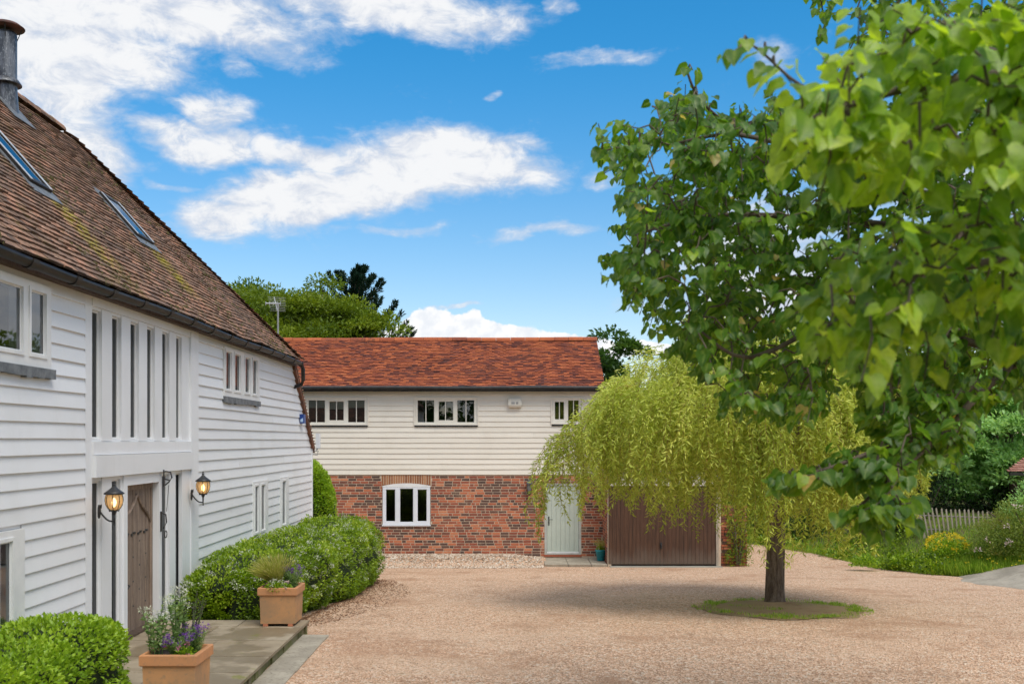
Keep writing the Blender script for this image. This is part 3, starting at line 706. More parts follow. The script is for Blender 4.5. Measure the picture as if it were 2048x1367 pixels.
roof = rf.build('roof', 'barn_tiles', barn)
hn = Vector((0, .857, 1)).normalized(); hv = Vector((0, -1, .857)).normalized(); HL = math.sqrt((RZ-3.02)**2+(22.98-RY)**2)
rf = MB()
def hip_rng(v):
    z = 3.06+v*hv.z
    if z < EZ: return (-10.4, BX+.09)
    t = (z-EZ)/(RZ-EZ); return (-10.46+t*3.05, EX-t*3.05)
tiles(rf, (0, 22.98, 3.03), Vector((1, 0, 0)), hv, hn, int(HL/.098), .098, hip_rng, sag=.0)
h = rf.build('hip_roof', 'barn_tiles', barn)
dk = MB()
def dn(p, d=.07): return (p[0]-d*.7, p[1], p[2]-d)
E0, E1, Rr0, Rr1 = (EX, 2.6, EZ), (EX, YE, EZ), (RX, 2.6, RZ), (RX, RY, RZ)
dk.face([dn(E0), dn(E1), dn(Rr1), dn(Rr0)]); dk.face([(-10.46, 2.6, EZ), (-10.46, YE, EZ), (RX-.02, RY, RZ-.03), (RX-.02, 2.6, RZ-.03)])
dk.face([(EX-.04, YE-.03, EZ-.03), (-10.42, YE-.03, EZ-.03), (RX, RY-.05, RZ-.04)]); dk.face([(BX+.08, 22.95, 3.0), (-10.4, 22.95, 3.0), (-10.4, YE-.04, EZ-.04), (BX+.08, YE-.04, EZ-.04)])
dk.fbox(FB, 2.6, YE-.02, EZ-.16, EZ-.05, .002, .10)
dk.build('roof_deck', 'dark_oak', barn)
# ridge tiles and hip line
for i in range(31):
    a = 3+i*.45
    if a+.44 > RY+.2: break
    s = MB(); sgz = .02*noise.noise(Vector((a*.4, 0, 0)))
    P = []
    for e in (a, a+.44):
        P.append([(RX+.13*math.cos(t), e, RZ-.045+.12*math.sin(t)+sgz+(.012 if e == a else 0)) for t in [math.pi*k/8 for k in range(9)]])
    for k in range(8): s.face([P[0][k], P[1][k], P[1][k+1], P[0][k+1]], random.random())
    s.face(P[1]); s.face(P[0]); s.build('ridge_tile', 'barn_tiles', roof)
hp = MB(); A = Vector((EX, YE, EZ)); B = Vector((RX, RY, RZ)); nh_ = ng
for i in range(nh_):
    p = A.lerp(B, i/nh_); q = A.lerp(B, (i+1.25)/nh_); rv = random.random()
    sd_ = Vector((.14, -.02, -.075)); se = Vector((-.05, .11, -.075)); l = Vector((0, 0, .052+.012*random.random())); m2 = Vector((0, 0, .018))
    hp.face([p+sd_+l, p+l*1.25, q+m2, q+sd_+m2], rv); hp.face([p+l*1.25, p+se+l, q+se+m2, q+m2], rv)
    hp.face([p+sd_+l, p+l*1.25, p+se+l, p+se+l*.4, p+l*.5, p+sd_+l*.4], rv)
hp.build('hip_tiles', 'barn_tiles', roof)
# moss cushions along the slope, thicker near the eaves and below the roof windows
n = 1500; mv = LSL*rng.random(n)**1.5; mu = 8+12.5*rng.random(n); ok = mu < YE-(YE-RY)*mv/LSL-.1
mk = np.array([noise.noise(Vector((a*.7, b*1.1, 11))) for a, b in zip(mu, mv)]) > -.02
for a, b, c, d_ in sk_h: ok &= ~((mu > a-.05) & (mu < b+.05) & (mv > c-.05) & (mv < d_+.05))
mu, mv = mu[ok & mk], mv[ok & mk]; mp_ = np.array([EX+.03, 0, EZ-.03])+mu[:, None]*np.array([0, 1, 0])+mv[:, None]*np.array(upv)+.012*np.array(nrm)
simple('moss', (.115, .095, .03), (.055, .045, .02), 30, .95, .8, .01)
a = rng.random(len(mu))*6.28
ms = leaves('moss', TP, mp_, np.stack([np.zeros(len(mu)), np.cos(a), np.sin(a)], 1)+.001, np.tile(np.array(nrm), (len(mu), 1)), .04+.05*rng.random(len(mu))**2, 'moss', roof); ms['kind'] = 'stuff'
# barge edge down the low end of the roof
s = MB(); A = Vector((BX+.03, YE-.02, 4.80)); B = Vector((BX+.03, 23.02, 3.0))
s.hexa([A+Vector((-.04,0,-.10)), A+Vector((.05,0,-.10)), B+Vector((.05,0,-.09)), B+Vector((-.04,0,-.09)), A+Vector((-.04,0,.04)), A+Vector((.05,0,.04)), B+Vector((.05,0,.04)), B+Vector((-.04,0,.04))])
s.build('barge_board', 'barge_wood', barn)
s = MB()
for i in range(26):
    p = A.lerp(B, i/26); s.box(p.x-.02, p.x+.066, p.y-.01, p.y+.085, p.z+.035, p.z+.058, random.random())
s.build('verge_tiles', 'barn_tiles', barn)
s = MB(); s.fbox(FB, 22.90, 22.96, .95, 3.02, -.05, .045); s.build('corner_board', 'white_paint', barn)
# gutter
GX, GZ = -4.285, CH+1.60
def gsag(y): return .012*math.sin(y*1.1)
g = MB(); pr = []
for k in range(9):
    t = math.pi+math.pi*k/8; pr.append((.062*math.cos(t), .075*math.sin(t)))
pr2 = [(-.058, .0), (-.060, .008), (-.068, .006)]
ys_ = [2.6+i*.5 for i in range(37)]+[20.78]
rows = []
for y in ys_:
    b0 = len(g.v); 
    for a, b in pr: g.v.append((GX+a, y, GZ+.03+b+gsag(y))); g.r.append(.5)
    for a, b in pr[::-1]: g.v.append((GX+a*.88, y, GZ+.03+b*.88+gsag(y))); g.r.append(.5)
    rows.append(b0)
m_ = 18
for a, b in zip(rows, rows[1:]):
    for k in range(m_-1): g.f.append((a+k, b+k, b+k+1, a+k+1))
g.f.append(tuple(rows[-1]+k for k in range(9)))
gt = g.build('gutter', 'gutter_paint', barn, smooth=True)
y = 8.95
while y < 20.6:
    s = MB()
    for dy in (0, ):
        P = [[(GX+a*1.16, y+e, GZ+.03+b*1.16+gsag(y)) for a, b in pr] for e in (-.055, .055)]
        for k in range(8): s.face([P[0][k], P[1][k], P[1][k+1], P[0][k+1]])
        for q in P: s.face(q)
    s.build('joint_collar', 'gutter_paint', gt); y += .92
s = MB(); s.tube([(GX, 20.72, GZ-.02), (GX, 20.86, GZ-.04), (GX+.02, 20.92, GZ-.10), (GX+.02, 20.94, GZ-.34), (GX-.03, 21.0, GZ-.42), (BX+.02, 21.1, GZ-.47)], .042, 8)
s.build('downpipe', 'gutter_paint', barn, smooth=True)
# roof windows
for i, (a, b, x0, x1) in enumerate(SK):
    P0 = Vector((EX+.03, 0, EZ-.03)); v0, v1 = sk_h[i][2]+.0, sk_h[i][3]
    FS = lambda u, v, n, P0=P0: tuple(P0+Vector((0, 1, 0))*u+upv*v+nrm*n)
    s = MB(); fr = .055
    for q in ((a, a+fr, v0, v1), (b-fr, b, v0, v1), (a+fr, b-fr, v0, v0+fr+.02), (a+fr, b-fr, v1-fr, v1)): s.fbox(FS, *q, -.02, .068)
    sk = s.build('roof_window', 'gutter_paint', barn); sk['label'] = ('large roof window nearest the flue', 'smaller roof window further down the roof')[i]
    for q in ((a+.004, a+.052, v0+.01, v1-.01), (b-.052, b-.004, v0+.01, v1-.01)):
        s = MB(); s.fbox(FS, *q, .069, .076); s.build('cover_strip', 'alu', sk)
    pane(FS, a+fr-.002, b-fr+.002, v0+fr+.018, v1-fr+.002, .058, sk, nrm)
    s = MB(); s.fbox(FS, a-.10, b+.10, v0-.16, v0-.005, .028, .036); s.fbox(FS, a-.07, a-.003, v0, v1+.05, .02, .035); s.fbox(FS, b+.003, b+.07, v0, v1+.05, .02, .035); s.fbox(FS, a, b, v1+.002, v1+.12, .02, .035)
    s.build('flashing', 'lead', sk)
# flue
FX, FY = -6.98, 13.9; fz = plane_z(FX)
s = MB(); s.lathe((FX, FY, fz), [(.175, -.32), (.17, -.15), (.150, .1), (.142, .34), (.142, .97), (.135, 1.0)], 20); fl = s.build('flue', 'flue_steel', barn, smooth=True)
s = MB(); s.lathe((FX, FY, fz+.30), [(.142, .06), (.16, .05), (.205, -.015), (.205, -.03), (.15, .0)], 20); s.build('storm_collar', 'flue_steel', fl, smooth=True)
s = MB(); s.lathe((FX, FY, fz+1.0), [(.24, .06), (.245, .072), (.18, .12), (.06, .15), (.01, .155)], 24); s.build('cowl', 'rust_iron', fl, smooth=True)
s = MB()
for k in range(4):
    t = k*1.57+.4; s.tube([(FX+.137*math.cos(t), FY+.137*math.sin(t), fz+.9), (FX+.2*math.cos(t), FY+.2*math.sin(t), fz+1.07)], .006, 5)
s.build('cowl_bracket', 'black_iron', fl)
FS = lambda u, v, n: tuple(Vector((EX+.03, 0, EZ-.03))+Vector((0, 1, 0))*u+upv*v+nrm*n)
s = MB(); vv = (EX-FX)/(EX-RX)*LSL; s.fbox(FS, FY-.3, FY+.3, vv-.34, vv+.3, .03, .04); s.build('flue_flashing', 'lead', fl)

# lanterns
def lantern(y, z_top, label):
    L0 = (BX+.05, y, z_top-.36); r = empty('wall_lantern', L0, label, 'wall lantern', 'pair of lit lanterns beside the oak door')
    cx = BX+.225; zc = z_top-.225
    s = MB(); s.lathe((0, 0, 0), [(.030, 0), (.030, .012), (.018, .02)], 10); s.v = [(BX+.055+c, y+a, z_top-.335+b*2.6) for a, b, c in s.v]
    s.tube([(BX+.06, y, z_top-.28), (BX+.085, y, z_top-.26), (BX+.08, y, z_top-.30)], .009, 6); s.build('back_plate', 'black_iron', r)
    s = MB(); P = []
    for k in range(12):
        t = k/11; P.append((BX+.07+(cx-BX-.07)*t, y, z_top-.335-.105*math.sin(min(1, t*1.25)*math.pi*.5)+.0*t))
    s.tube(P, .010, 6); s.tube([(cx, y, z_top-.475), (cx, y, z_top-.36)], [.006, .014], 6); s.lathe((cx, y, z_top-.485), [(.003, 0), (.012, .008), (.003, .018)], 8)
    s.build('arm', 'black_iron', r, smooth=True)
    gp = [(.030, -.098), (.062, -.075), (.083, -.035), (.092, .01), (.088, .05), (.078, .08)]
    s = MB(); s.lathe((cx, y, zc), gp, 20); gl_ = s.build('globe', 'amber_glass', r, smooth=True)
    s = MB(); s.lathe((cx, y, zc-.03), [(.006, -.03), (.02, -.01), (.026, .02), (.018, .05), (.004, .07)], 10); s.build('bulb', 'lit_bulb', gl_, smooth=True)
    s = MB()
    for k in range(8):
        t = k*math.pi/4+.2; s.tube([(cx+(q+.003)*math.cos(t), y+(q+.003)*math.sin(t), zc+h_) for q, h_ in gp], .0045, 4)
    s.build('cage', 'black_iron', r)
    s = MB(); s.lathe((cx, y, zc+.08), [(.078, -.006), (.105, 0), (.108, .010), (.075, .035), (.040, .062), (.022, .080), (.012, .088), (.018, .098), (.016, .108), (.006, .115), (.012, .126), (.003, .145)], 20); s.build('cap', 'black_iron', r, smooth=True)
    s = MB(); s.lathe((cx, y, zc-.135), [(.008, -.02), (.018, 0), (.030, .03), (.036, .045)], 12)
    for k in range(8):
        t = k*math.pi/4; s.tube([(cx+.03*math.cos(t), y+.03*math.sin(t), zc-.10), (cx+.052*math.cos(t), y+.052*math.sin(t), zc-.105), (cx+.056*math.cos(t), y+.056*math.sin(t), zc-.088)], .006, 4)
    s.build('leaf_collar', 'black_iron', r)
lantern(10.86, CH-.441+.0, 'lit black wall lantern with amber globe on the left side of the oak door')
lantern(14.05, CH-.433, 'lit black wall lantern with amber globe on the post right of the oak door')
# iron bell fittings beside the door
bp = empty('door_bell', (BX+.02, bu(322), 2.1), 'black iron hanging bell pull with scrolled bracket on the right door jamb', 'door bell')
u = dr[1]+.04
s = MB(); s.fbox(FB, u-.015, u+.015, 2.60, 2.82, .061, .07); s.tube([FB(u, 2.8, .08), FB(u, 2.79, .15), FB(u, 2.72, .17), FB(u, 2.66, .13), FB(u, 2.62, .08)], .010, 6); s.tube([FB(u, 2.70, .08), FB(u, 2.68, .15)], .010, 6); s.build('bracket', 'black_iron', bp)
s = MB(); s.tube([FB(u, 2.62, .13), FB(u+.005, 2.4, .11), FB(u, 2.28, .10)], .004, 5); s.build('chain', 'black_iron', bp)
s = MB(); s.fbox(FB, u-.018, u+.018, 2.02, 2.28, .024, .034); s.tube([FB(u, 2.26, .04), FB(u, 2.24, .09), FB(u, 2.14, .10), FB(u, 2.06, .06)], .009, 6); s.build('striker', 'black_iron', bp)
s = MB(); s.tube([FB(u+.045*math.cos(t), 1.985+.045*math.sin(t), .09) for t in [k*6.283/14 for k in range(15)]], .007, 6, caps=False); s.build('ring', 'black_iron', bp)
# alarm box, floodlight
ab = empty('alarm_box', (BX+.03, 21.7, 3.66), 'small blue burglar alarm box on white boards beside the sloping roof edge', 'alarm box')
s = MB(); z = bz(600, 838)
s.hexa([(BX+.03, 21.58, z-.09), (BX+.12, 21.61, z-.09), (BX+.12, 21.79, z-.09), (BX+.03, 21.82, z-.09), (BX+.03, 21.56, z+.11), (BX+.11, 21.60, z+.11), (BX+.11, 21.80, z+.11), (BX+.03, 21.84, z+.11)])
s.build('housing', 'blue_plastic', ab)
s = MB(); s.hexa([(BX+.04, 21.572, z-.06), (BX+.10, 21.594, z-.06), (BX+.10, 21.596, z-.06), (BX+.04, 21.574, z-.06), (BX+.04, 21.562, z-.01), (BX+.10, 21.588, z+.03), (BX+.10, 21.59, z+.03), (BX+.04, 21.564, z-.01)]); s.build('printed_mark', 'pale_print', ab)
fl_ = empty('floodlight', (BX, 22.97, 3.0), 'white upright floodlight on a grey bracket at the far barn corner', 'floodlight')
s = MB(); s.box(-4.395, -4.30, 22.98, 23.08, 3.02, 3.36); s.build('housing', 'white_plastic', fl_)
s = MB(); s.tube([(-4.46, 22.97, 2.96), (-4.38, 23.0, 2.96), (-4.36, 23.02, 3.02)], .018, 6); s.tube([(-4.46, 22.97, 2.88), (-4.36, 22.99, 2.86), (-4.34, 23.0, 2.96)], .016, 6); s.box(-4.49, -4.46, 22.94, 23.0, 2.84, 3.0); s.build('bracket', 'grey_plastic', fl_)

# ------------------------------------------------------------------ the annex
AY = 28.0; AX0, AX1 = -6.9, 2.72
FA = lambda u, z, n: (u, AY-n, z)
def au(px): return (px-VX)/FPX*AY
def azz(py): return CH+(HY-py)/FPX*AY
annex = empty('annex', (0, AY, 0), 'long annex facing the yard with cream boards over red brick and an orange tiled roof', 'house')
ZB, ZE = azz(948.5), azz(781)
aw = {'E': (au(611.5), au(735), azz(850), azz(796.5)), 'F': (au(830), au(955), azz(850), azz(796.5)), 'G': (au(1104), au(1163), azz(848), azz(797))}
gw = (au(765), au(861), azz(1048.5), azz(968)); gd = (au(1089.5), au(1162), azz(1110), azz(966))
mb = MB(); wall_panel(FA, AX0, AX1, ZB, ZE+.2, list(aw.values()), -.2, 0, mb)
mb.face([(AX0, AY, 0), (AX0, AY+5, 0), (AX0, AY+5, ZE), (AX0, AY+2.5, 6.2), (AX0, AY, ZE)]); mb.face([(AX1, AY, ZB), (AX1, AY+5, ZB), (AX1, AY+5, ZE), (AX1, AY+2.5, 6.2), (AX1, AY, ZE)])
mb.build('upper_wall', 'cream_paint', annex)
mb = MB(); boards(mb, FA, AX0, AX1+.02, ZB, ZE+.03, list(aw.values()), .1485, t=.026); mb.build('weatherboarding', 'cream_paint', annex)
mb = MB(); mb.face([(AX0, AY+5, 0), (AX1, AY+5, 0), (AX1, AY+5, ZE), (AX0, AY+5, ZE)]); mb.face([(AX0, AY+.2, ZB), (AX1, AY+.2, ZB), (AX1, AY+5, ZB), (AX0, AY+5, ZB)]); mb.face([(AX0, AY+.2, .02), (AX1, AY+.2, .02), (AX1, AY+5, .02), (AX0, AY+5, .02)])
mb.build('interior', 'plaster', annex)
# brick storey: mortar sheet with real bricks standing proud of it
mb = MB(); wall_panel(FA, AX0, AX1, -.3, ZB, [gw, gd], -.2, 0, mb)
mb.face([(AX1, AY, -.3), (AX1, AY+5, -.3), (AX1, AY+5, ZB), (AX1, AY, ZB)])
mb.build('brick_wall_core', 'mortar', annex)
def brickwork(mb, F, u0, u1, z0, z1, holes, cg=.0755, st=.218, hd=.104, j=.017, n1=.005):
    r = 0; z = z0
    while z < z1-.03:
        u = u0-random.random()*.2; zt = min(z+cg-j, z1)
        while u < u1:
            L = hd if random.random() < .22 else st; L *= random.uniform(.97, 1.03)
            a, b = max(u, u0), min(u+L, u1); u += L+j
            if b-a < .03: continue
            cut = False
            for h in holes:
                if h[2]-.01 < (z+zt)/2 < h[3]+.005:
                    if a >= h[0]-.01 and b <= h[1]+.01: cut = True
                    elif a < h[0] < b: b = h[0]-.012
                    elif a < h[1] < b: a = h[1]+.012
            if cut or b-a < .03: continue
            q = random.random; cl = noise.noise(Vector((a*.45, z*1.1, 5)))
            mid = .5+.5*cl; rv = q()**(1.0 if mid > .45 else 1.5)
            if q() < .20: rv = q()*.3
            jj = lambda: (q()-.5)*.004
            n = n1+(q()-.5)*.004
            mb.hexa([F(a+jj(), z+jj(), 0), F(b+jj(), z+jj(), 0), F(b+jj(), z+jj(), n), F(a+jj(), z+jj(), n), F(a+jj(), zt+jj(), 0), F(b+jj(), zt+jj(), 0), F(b+jj(), zt+jj(), n), F(a+jj(), zt+jj(), n)], min(1, rv))
        z += cg
ga = (gw[0]-.02, gw[1]+.02, gw[3]-.02, ZB)
mb = MB(); brickwork(mb, FA, AX0, AX1, -.05, ZB-.012, [gw, gd, ga]); mb.build('brickwork', 'bricks', annex)
FG = lambda u, z, n: (AX1-n, u, z)
# segmental arch of upright bricks
mb = MB(); nb = 21; uc = (gw[0]+gw[1])/2; half = (gw[1]-gw[0])/2+.02
for i in range(nb):
    a = -half+2*half*i/nb; b = -half+2*half*(i+1)/nb-.020
    zz = lambda t: gw[3]+.035-.075*(t/half)**2
    mb.hexa([FA(uc+a, zz(a), 0), FA(uc+b, zz(b), 0), FA(uc+b, zz(b), .009), FA(uc+a, zz(a), .009), FA(uc+a, ZB-.012, 0), FA(uc+b, ZB-.012, 0), FA(uc+b, ZB-.012, .009), FA(uc+a, ZB-.012, .009)], random.random())
mb.build('brick_arch', 'arch_bricks', annex)
s = MB(); N = 12
for i in range(N):
    a = -half+.02+2*(half-.02)*i/N; b = -half+.02+2*(half-.02)*(i+1)/N
    s.hexa([FA(uc+a, gw[3]-.075, -.03), FA(uc+b, gw[3]-.075, -.03), FA(uc+b, gw[3]-.075, .02), FA(uc+a, gw[3]-.075, .02), FA(uc+a, zz(a)-.004, -.03), FA(uc+b, zz(b)-.004, -.03), FA(uc+b, zz(b)-.004, .02), FA(uc+a, zz(a)-.004, .02)])
s.build('arch_infill', 'window_paint', annex)
z0, z1 = gw[2], gw[3]-.08
window(FA, (0, -1, 0), annex, gw[0]+.01, gw[1]-.01, z0+.002, z1, [(au(771.5), au(791), z0+.09, z1-.055), (au(799.5), au(827), z0+.07, z1-.03), (au(834.5), au(854), z0+.09, z1-.055)], mat='upvc', n_f=.025, n_b=-.05, n_g=-.01, label='white plastic three-light window in the brick wall')
s = MB(); s.fbox(FA, gw[0]-.01, gw[1]+.01, z0-.035, z0-.001, .002, .05); s.build('window_ledge', 'upvc', annex)
def annex_win(k, lights, bars, label):
    u0, u1, z0, z1 = aw[k]
    wn = window(FA, (0, -1, 0), annex, u0+.003, u1-.003, z0+.003, z1-.003, lights, n_f=.012, n_b=-.06, n_g=-.022, mat='cream_window', bars=bars, blind=.20 if k == 'E' else 0, sill=(.045, .05, .01), sillmat='black_trim', label=label)
    s = MB(); t = .035
    for q in ((u0-t, u0, z0, z1+t), (u1, u1+t, z0, z1+t), (u0, u1, z1, z1+t), (u0, u1, z0+.001, z0+t)): s.fbox(FA, *q, .004, .045)
    s.build('architrave', 'cream_paint', wn)
simple('cream_window', (.80, .77, .70), (.74, .70, .62), 3, .35, .05)
def lights3(k, px, mid):
    z0, z1 = aw[k][2], aw[k][3]
    return [(au(a), au(b), z0+(.13 if i == mid else .075), z1-(.075 if i == mid else .035)) for i, (a, b) in enumerate(px)]
annex_win('E', lights3('E', ((616.5,650.5),(658,688),(695.5,730)), 1), (au(633), au(673), au(712.8)), 'upper window behind the sloping roof edge of the barn')
annex_win('F', lights3('F', ((834.5,869),(876.5,907),(914,949)), 1), (au(851.8), au(891), au(932)), 'upper window in the middle of the boarded wall')
annex_win('G', lights3('G', ((1109,1128.5),(1135.5,1158)), 0), (au(1118.8), au(1147)), 'small upper window half hidden by the willow')
# sage door
s = MB(); u0, u1, z0, z1 = gd; z0 = azz(1108)
for q in ((u0, u0+.06, z0, z1), (u1-.06, u1, z0, z1), (u0+.06, u1-.06, z1-.06, z1), (u0+.06, u1-.06, z0, z0+.03)): s.fbox(FA, *q, -.08, .015)
s.build('door_frame', 'sage_frame', annex)
s = MB(); a, b = u0+.065, u1-.065; nn = 7
for i in range(nn):
    p0 = a+(b-a)*i/nn; p1 = a+(b-a)*(i+1)/nn; s.fbox(FA, p0+.0025, p1-.0025, z0+.08, z1-.065, -.04, -.006)
s.fbox(FA, a, b, z0+.035, z1-.065, -.06, -.041)
dd = s.build('door', 'sage_paint', annex); dd['label'] = 'pale sage green plank door'
s = MB(); s.fbox(FA, a, b, z0+.035, z0+.078, -.04, .02); s.build('weather_bar', 'window_paint', dd)
s = MB(); hu = a+.05; s.fbox(FA, hu-.016, hu+.016, azz(1050), azz(1032), -.006, .006); s.tube([FA(hu, azz(1038), .0), FA(hu, azz(1038), .05), FA(hu+.11, azz(1038), .055)], .009, 6); s.build('handle', 'black_iron', dd)
s = MB(); s.fbox(FA, u0-.02, u1+.02, -.07, azz(1108)-.003, -.05, .02); s.build('door_step', 'bricks', annex)
# roof
RUN = 2.55; ey, ez = AY-.3, ZE+.10; rz_ = CH+(HY-679)/FPX*(ey+RUN); tl = Vector((0, RUN, rz_-ez)); an = Vector((0, -(rz_-ez), RUN)).normalized(); av = tl.normalized()
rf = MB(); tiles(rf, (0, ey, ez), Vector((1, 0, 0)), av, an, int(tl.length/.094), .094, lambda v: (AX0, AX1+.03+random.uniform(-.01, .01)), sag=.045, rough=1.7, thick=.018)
ar = rf.build('roof', 'annex_tiles', annex)
s = MB(); s.hexa([(AX0, ey+.02, ez-.085), (AX1, ey+.02, ez-.085), (AX1, ey+RUN, rz_-.085), (AX0, ey+RUN, rz_-.085), (AX0, ey+.02, ez-.055), (AX1, ey+.02, ez-.055), (AX1, ey+RUN, rz_-.055), (AX0, ey+RUN, rz_-.055)])
s.face([(AX0, ey+RUN, rz_-.03), (AX1, ey+RUN, rz_-.03), (AX1, ey+2*RUN+.3, ez-.1), (AX0, ey+2*RUN+.3, ez-.1)])
s.build('roof_deck', 'dark_oak', annex)
x = AX0
while x < AX1-.05:
    s = MB(); L_ = min(.44, AX1+.05-x); P = []; sg = .035*noise.noise(Vector((x*.35, 2.4, 3)))+.008*random.random()
    for e in (x, x+L_-.008): P.append([(e, ey+RUN+.13*math.cos(t), rz_-.055+.12*math.sin(t)+sg) for t in [math.pi*k/8 for k in range(9)]])
    rv = .4+.6*random.random()
    for k in range(8): s.face([P[0][k], P[1][k], P[1][k+1], P[0][k+1]], rv)
    s.face(P[0], rv); s.face(P[1], rv); s.build('ridge_tile', 'annex_tiles', ar); x += .44
s = MB()
P = []
for xx_ in [AX0+i*(AX1+.05-AX0)/20 for i in range(21)]: P.append((xx_, ey-.055, ez-.035+.012*noise.noise(Vector((xx_*.4, 0, 0)))))
s.tube(P, .055, 8); s.fbox(FA, AX0, AX1+.02, ez-.13, ez-.02, .27, .30); s.face([(AX0, ey+.02, ez-.12), (AX1, ey+.02, ez-.12), (AX1, AY, ez-.12), (AX0, AY, ez-.12)])
s.build('gutter', 'black_trim', annex)
s = MB(); A = Vector((AX1+.035, ey, ez-.09)); B = Vector((AX1+.035, ey+RUN, rz_-.09)); s.hexa([A+Vector((-.03,0,-.1)), A+Vector((.0,0,-.1)), B+Vector((0,0,-.1)), B+Vector((-.03,0,-.1)), A+Vector((-.03,0,.07)), A+Vector((0,0,.07)), B+Vector((0,0,.07)), B+Vector((-.03,0,.07))]); s.build('barge_board', 'black_trim', annex)
# box on the boards
vb_ = empty('extractor_vent', (au(1030), AY-.03, azz(806)), 'pale boxy vent hood on the cream boards between two upper windows', 'vent')
u0, u1 = au(1016), au(1043.5); s = MB(); z0, z1 = azz(814.5), azz(797)
s.hexa([FA(u0+.02, z0, .02), FA(u1-.02, z0, .02), FA(u1-.02, z0, .13), FA(u0+.02, z0, .13), FA(u0, z0+.06, .02), FA(u1, z0+.06, .02), FA(u1, z0+.06, .16), FA(u0, z0+.06, .16)])
s.hexa([FA(u0, z0+.062, .02), FA(u1, z0+.062, .02), FA(u1, z0+.062, .15), FA(u0, z0+.062, .15), FA(u0+.01, z1, .02), FA(u1-.01, z1, .02), FA(u1-.01, z1, .12), FA(u0+.01, z1, .12)]); s.build('housing', 'cream_plastic', vb_)
s = MB()
for i in range(6):
    if i == 3: continue
    a = u0+.10+i*.032; s.fbox(FA, a, a+.022, z0+.09, z0+.15, .14, .152)
s.build('grille', 'grey_plastic', vb_)
# lantern by the sage door
ln = empty('wall_lantern', (au(1058.5), AY-.02, azz(975)), 'unlit dark square lantern on the brick wall left of the sage door', 'wall lantern')
lu = au(1058.5)
s = MB(); s.fbox(FA, lu-.03, lu+.03, azz(972), azz(960), .008, .025); s.tube([FA(lu, azz(966), .02), FA(lu, azz(958), .10), FA(lu, azz(962), .14)], .010, 6); s.build('bracket', 'black_iron', ln)
def frustum(s, c, r0, r1, z0, z1):
    p = lambda r, z: [(c[0]-r, c[1]-r, z), (c[0]+r, c[1]-r, z), (c[0]+r, c[1]+r, z), (c[0]-r, c[1]+r, z)]
    s.hexa(p(r0, z0)+p(r1, z1))
C_ = (lu, AY-.14); s = MB(); frustum(s, C_, .095, .03, azz(966.5), azz(958)); frustum(s, C_, .02, .005, azz(958), azz(955)); s.build('cap', 'black_iron', ln)
s = MB(); frustum(s, C_, .045, .068, azz(985), azz(967)); s.build('glass', 'lantern_pane', ln)
s = MB(); frustum(s, C_, .025, .052, azz(989), azz(985.2))
for sx in (-1, 1):
    for sy in (-1, 1): s.tube([(C_[0]+sx*.048, C_[1]+sy*.048, azz(985)), (C_[0]+sx*.072, C_[1]+sy*.072, azz(966.8))], .007, 4)
s.build('frame', 'black_iron', ln)

# garage wing
GY = 26.7; FGa = lambda u, z, n: (u, GY-n, z)
def gu(px): return (px-VX)/FPX*GY
def gzz(py): return CH+(HY-py)/FPX*GY
gar = empty('garage', (4.2, GY, -.15), 'low garage wing with a wide brown board door behind the willow', 'garage')
gx0, gx1 = AX1+.004, gu(1442); dz0, dz1_ = gzz(1129), gzz(971)
s = MB(); s.box(gx0, gx0+.1, GY+.01, AY+.02, -.3, 2.3); s.box(gx1-.1, gx1, GY+.01, AY+4, -.3, 2.3); s.face([(gx0, AY+4, -.3), (gx1, AY+4, -.3), (gx1, AY+4, 2.3), (gx0, AY+4, 2.3)]); s.build('wall', 'mortar', gar)
s = MB(); brickwork(s, lambda u, z, n: (gx0-n, u, z), GY+.02, AY, -.2, 2.3, [], n1=.008); s.build('brickwork', 'bricks', gar)
s = MB(); s.fbox(FGa, gx0, gu(1216), -.2, dz1_, -.06, .02); s.fbox(FGa, gu(1432), gu(1437), -.2, dz1_, -.06, .02); s.build('door_post', 'grey_picket', gar)
s = MB(); a, b = gu(1216.5), gu(1431.5); nb = 27
for i in range(nb):
    p0 = a+(b-a)*i/nb; p1 = a+(b-a)*(i+1)/nb; s.fbox(FGa, p0+.003, p1-.003, dz0+.02, dz1_-.01, -.05, -.006-.003*random.random(), random.random())
s.fbox(FGa, a, b, dz0+.02, dz1_-.01, -.09, -.052, .2)
gdo = s.build('garage_door', 'garage_boards', gar); gdo['label'] = 'wide up-and-over door of vertical brown boards, bleached grey along the bottom'
s = MB(); hx = gu(1322); s.fbox(FGa, hx-.03, hx+.03, gzz(1096), gzz(1084), -.004, .012); s.tube([FGa(hx, gzz(1087), .01), FGa(hx, gzz(1089), .05), FGa(hx, gzz(1094), .04)], .012, 6); s.build('handle', 'black_iron', gdo)
s = MB(); s.fbox(FGa, gx0, gx1, dz1_+.002, dz1_+.48, -.05, .03); s.build('fascia', 'cream_paint', gar)
rf = MB(); gl2 = Vector((0, 2.6, 1.35)); gn = Vector((0, -1.35, 2.6)).normalized()
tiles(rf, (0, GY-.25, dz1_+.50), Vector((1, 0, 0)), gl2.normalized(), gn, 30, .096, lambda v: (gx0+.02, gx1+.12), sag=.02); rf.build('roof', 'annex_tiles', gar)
s = MB(); s.hexa([(gx0, GY-.22, dz1_+.45), (gx1+.1, GY-.22, dz1_+.45), (gx1+.1, GY+2.4, dz1_+1.83), (gx0, GY+2.4, dz1_+1.83), (gx0, GY-.22, dz1_+.49), (gx1+.1, GY-.22, dz1_+.49), (gx1+.1, GY+2.4, dz1_+1.87), (gx0, GY+2.4, dz1_+1.87)]); s.face([(gx0, GY+2.4, dz1_+1.86), (gx1+.1, GY+2.4, dz1_+1.86), (gx1+.1, AY+4.2, 2.2), (gx0, AY+4.2, 2.2)]); s.build('roof_deck', 'dark_oak', gar)
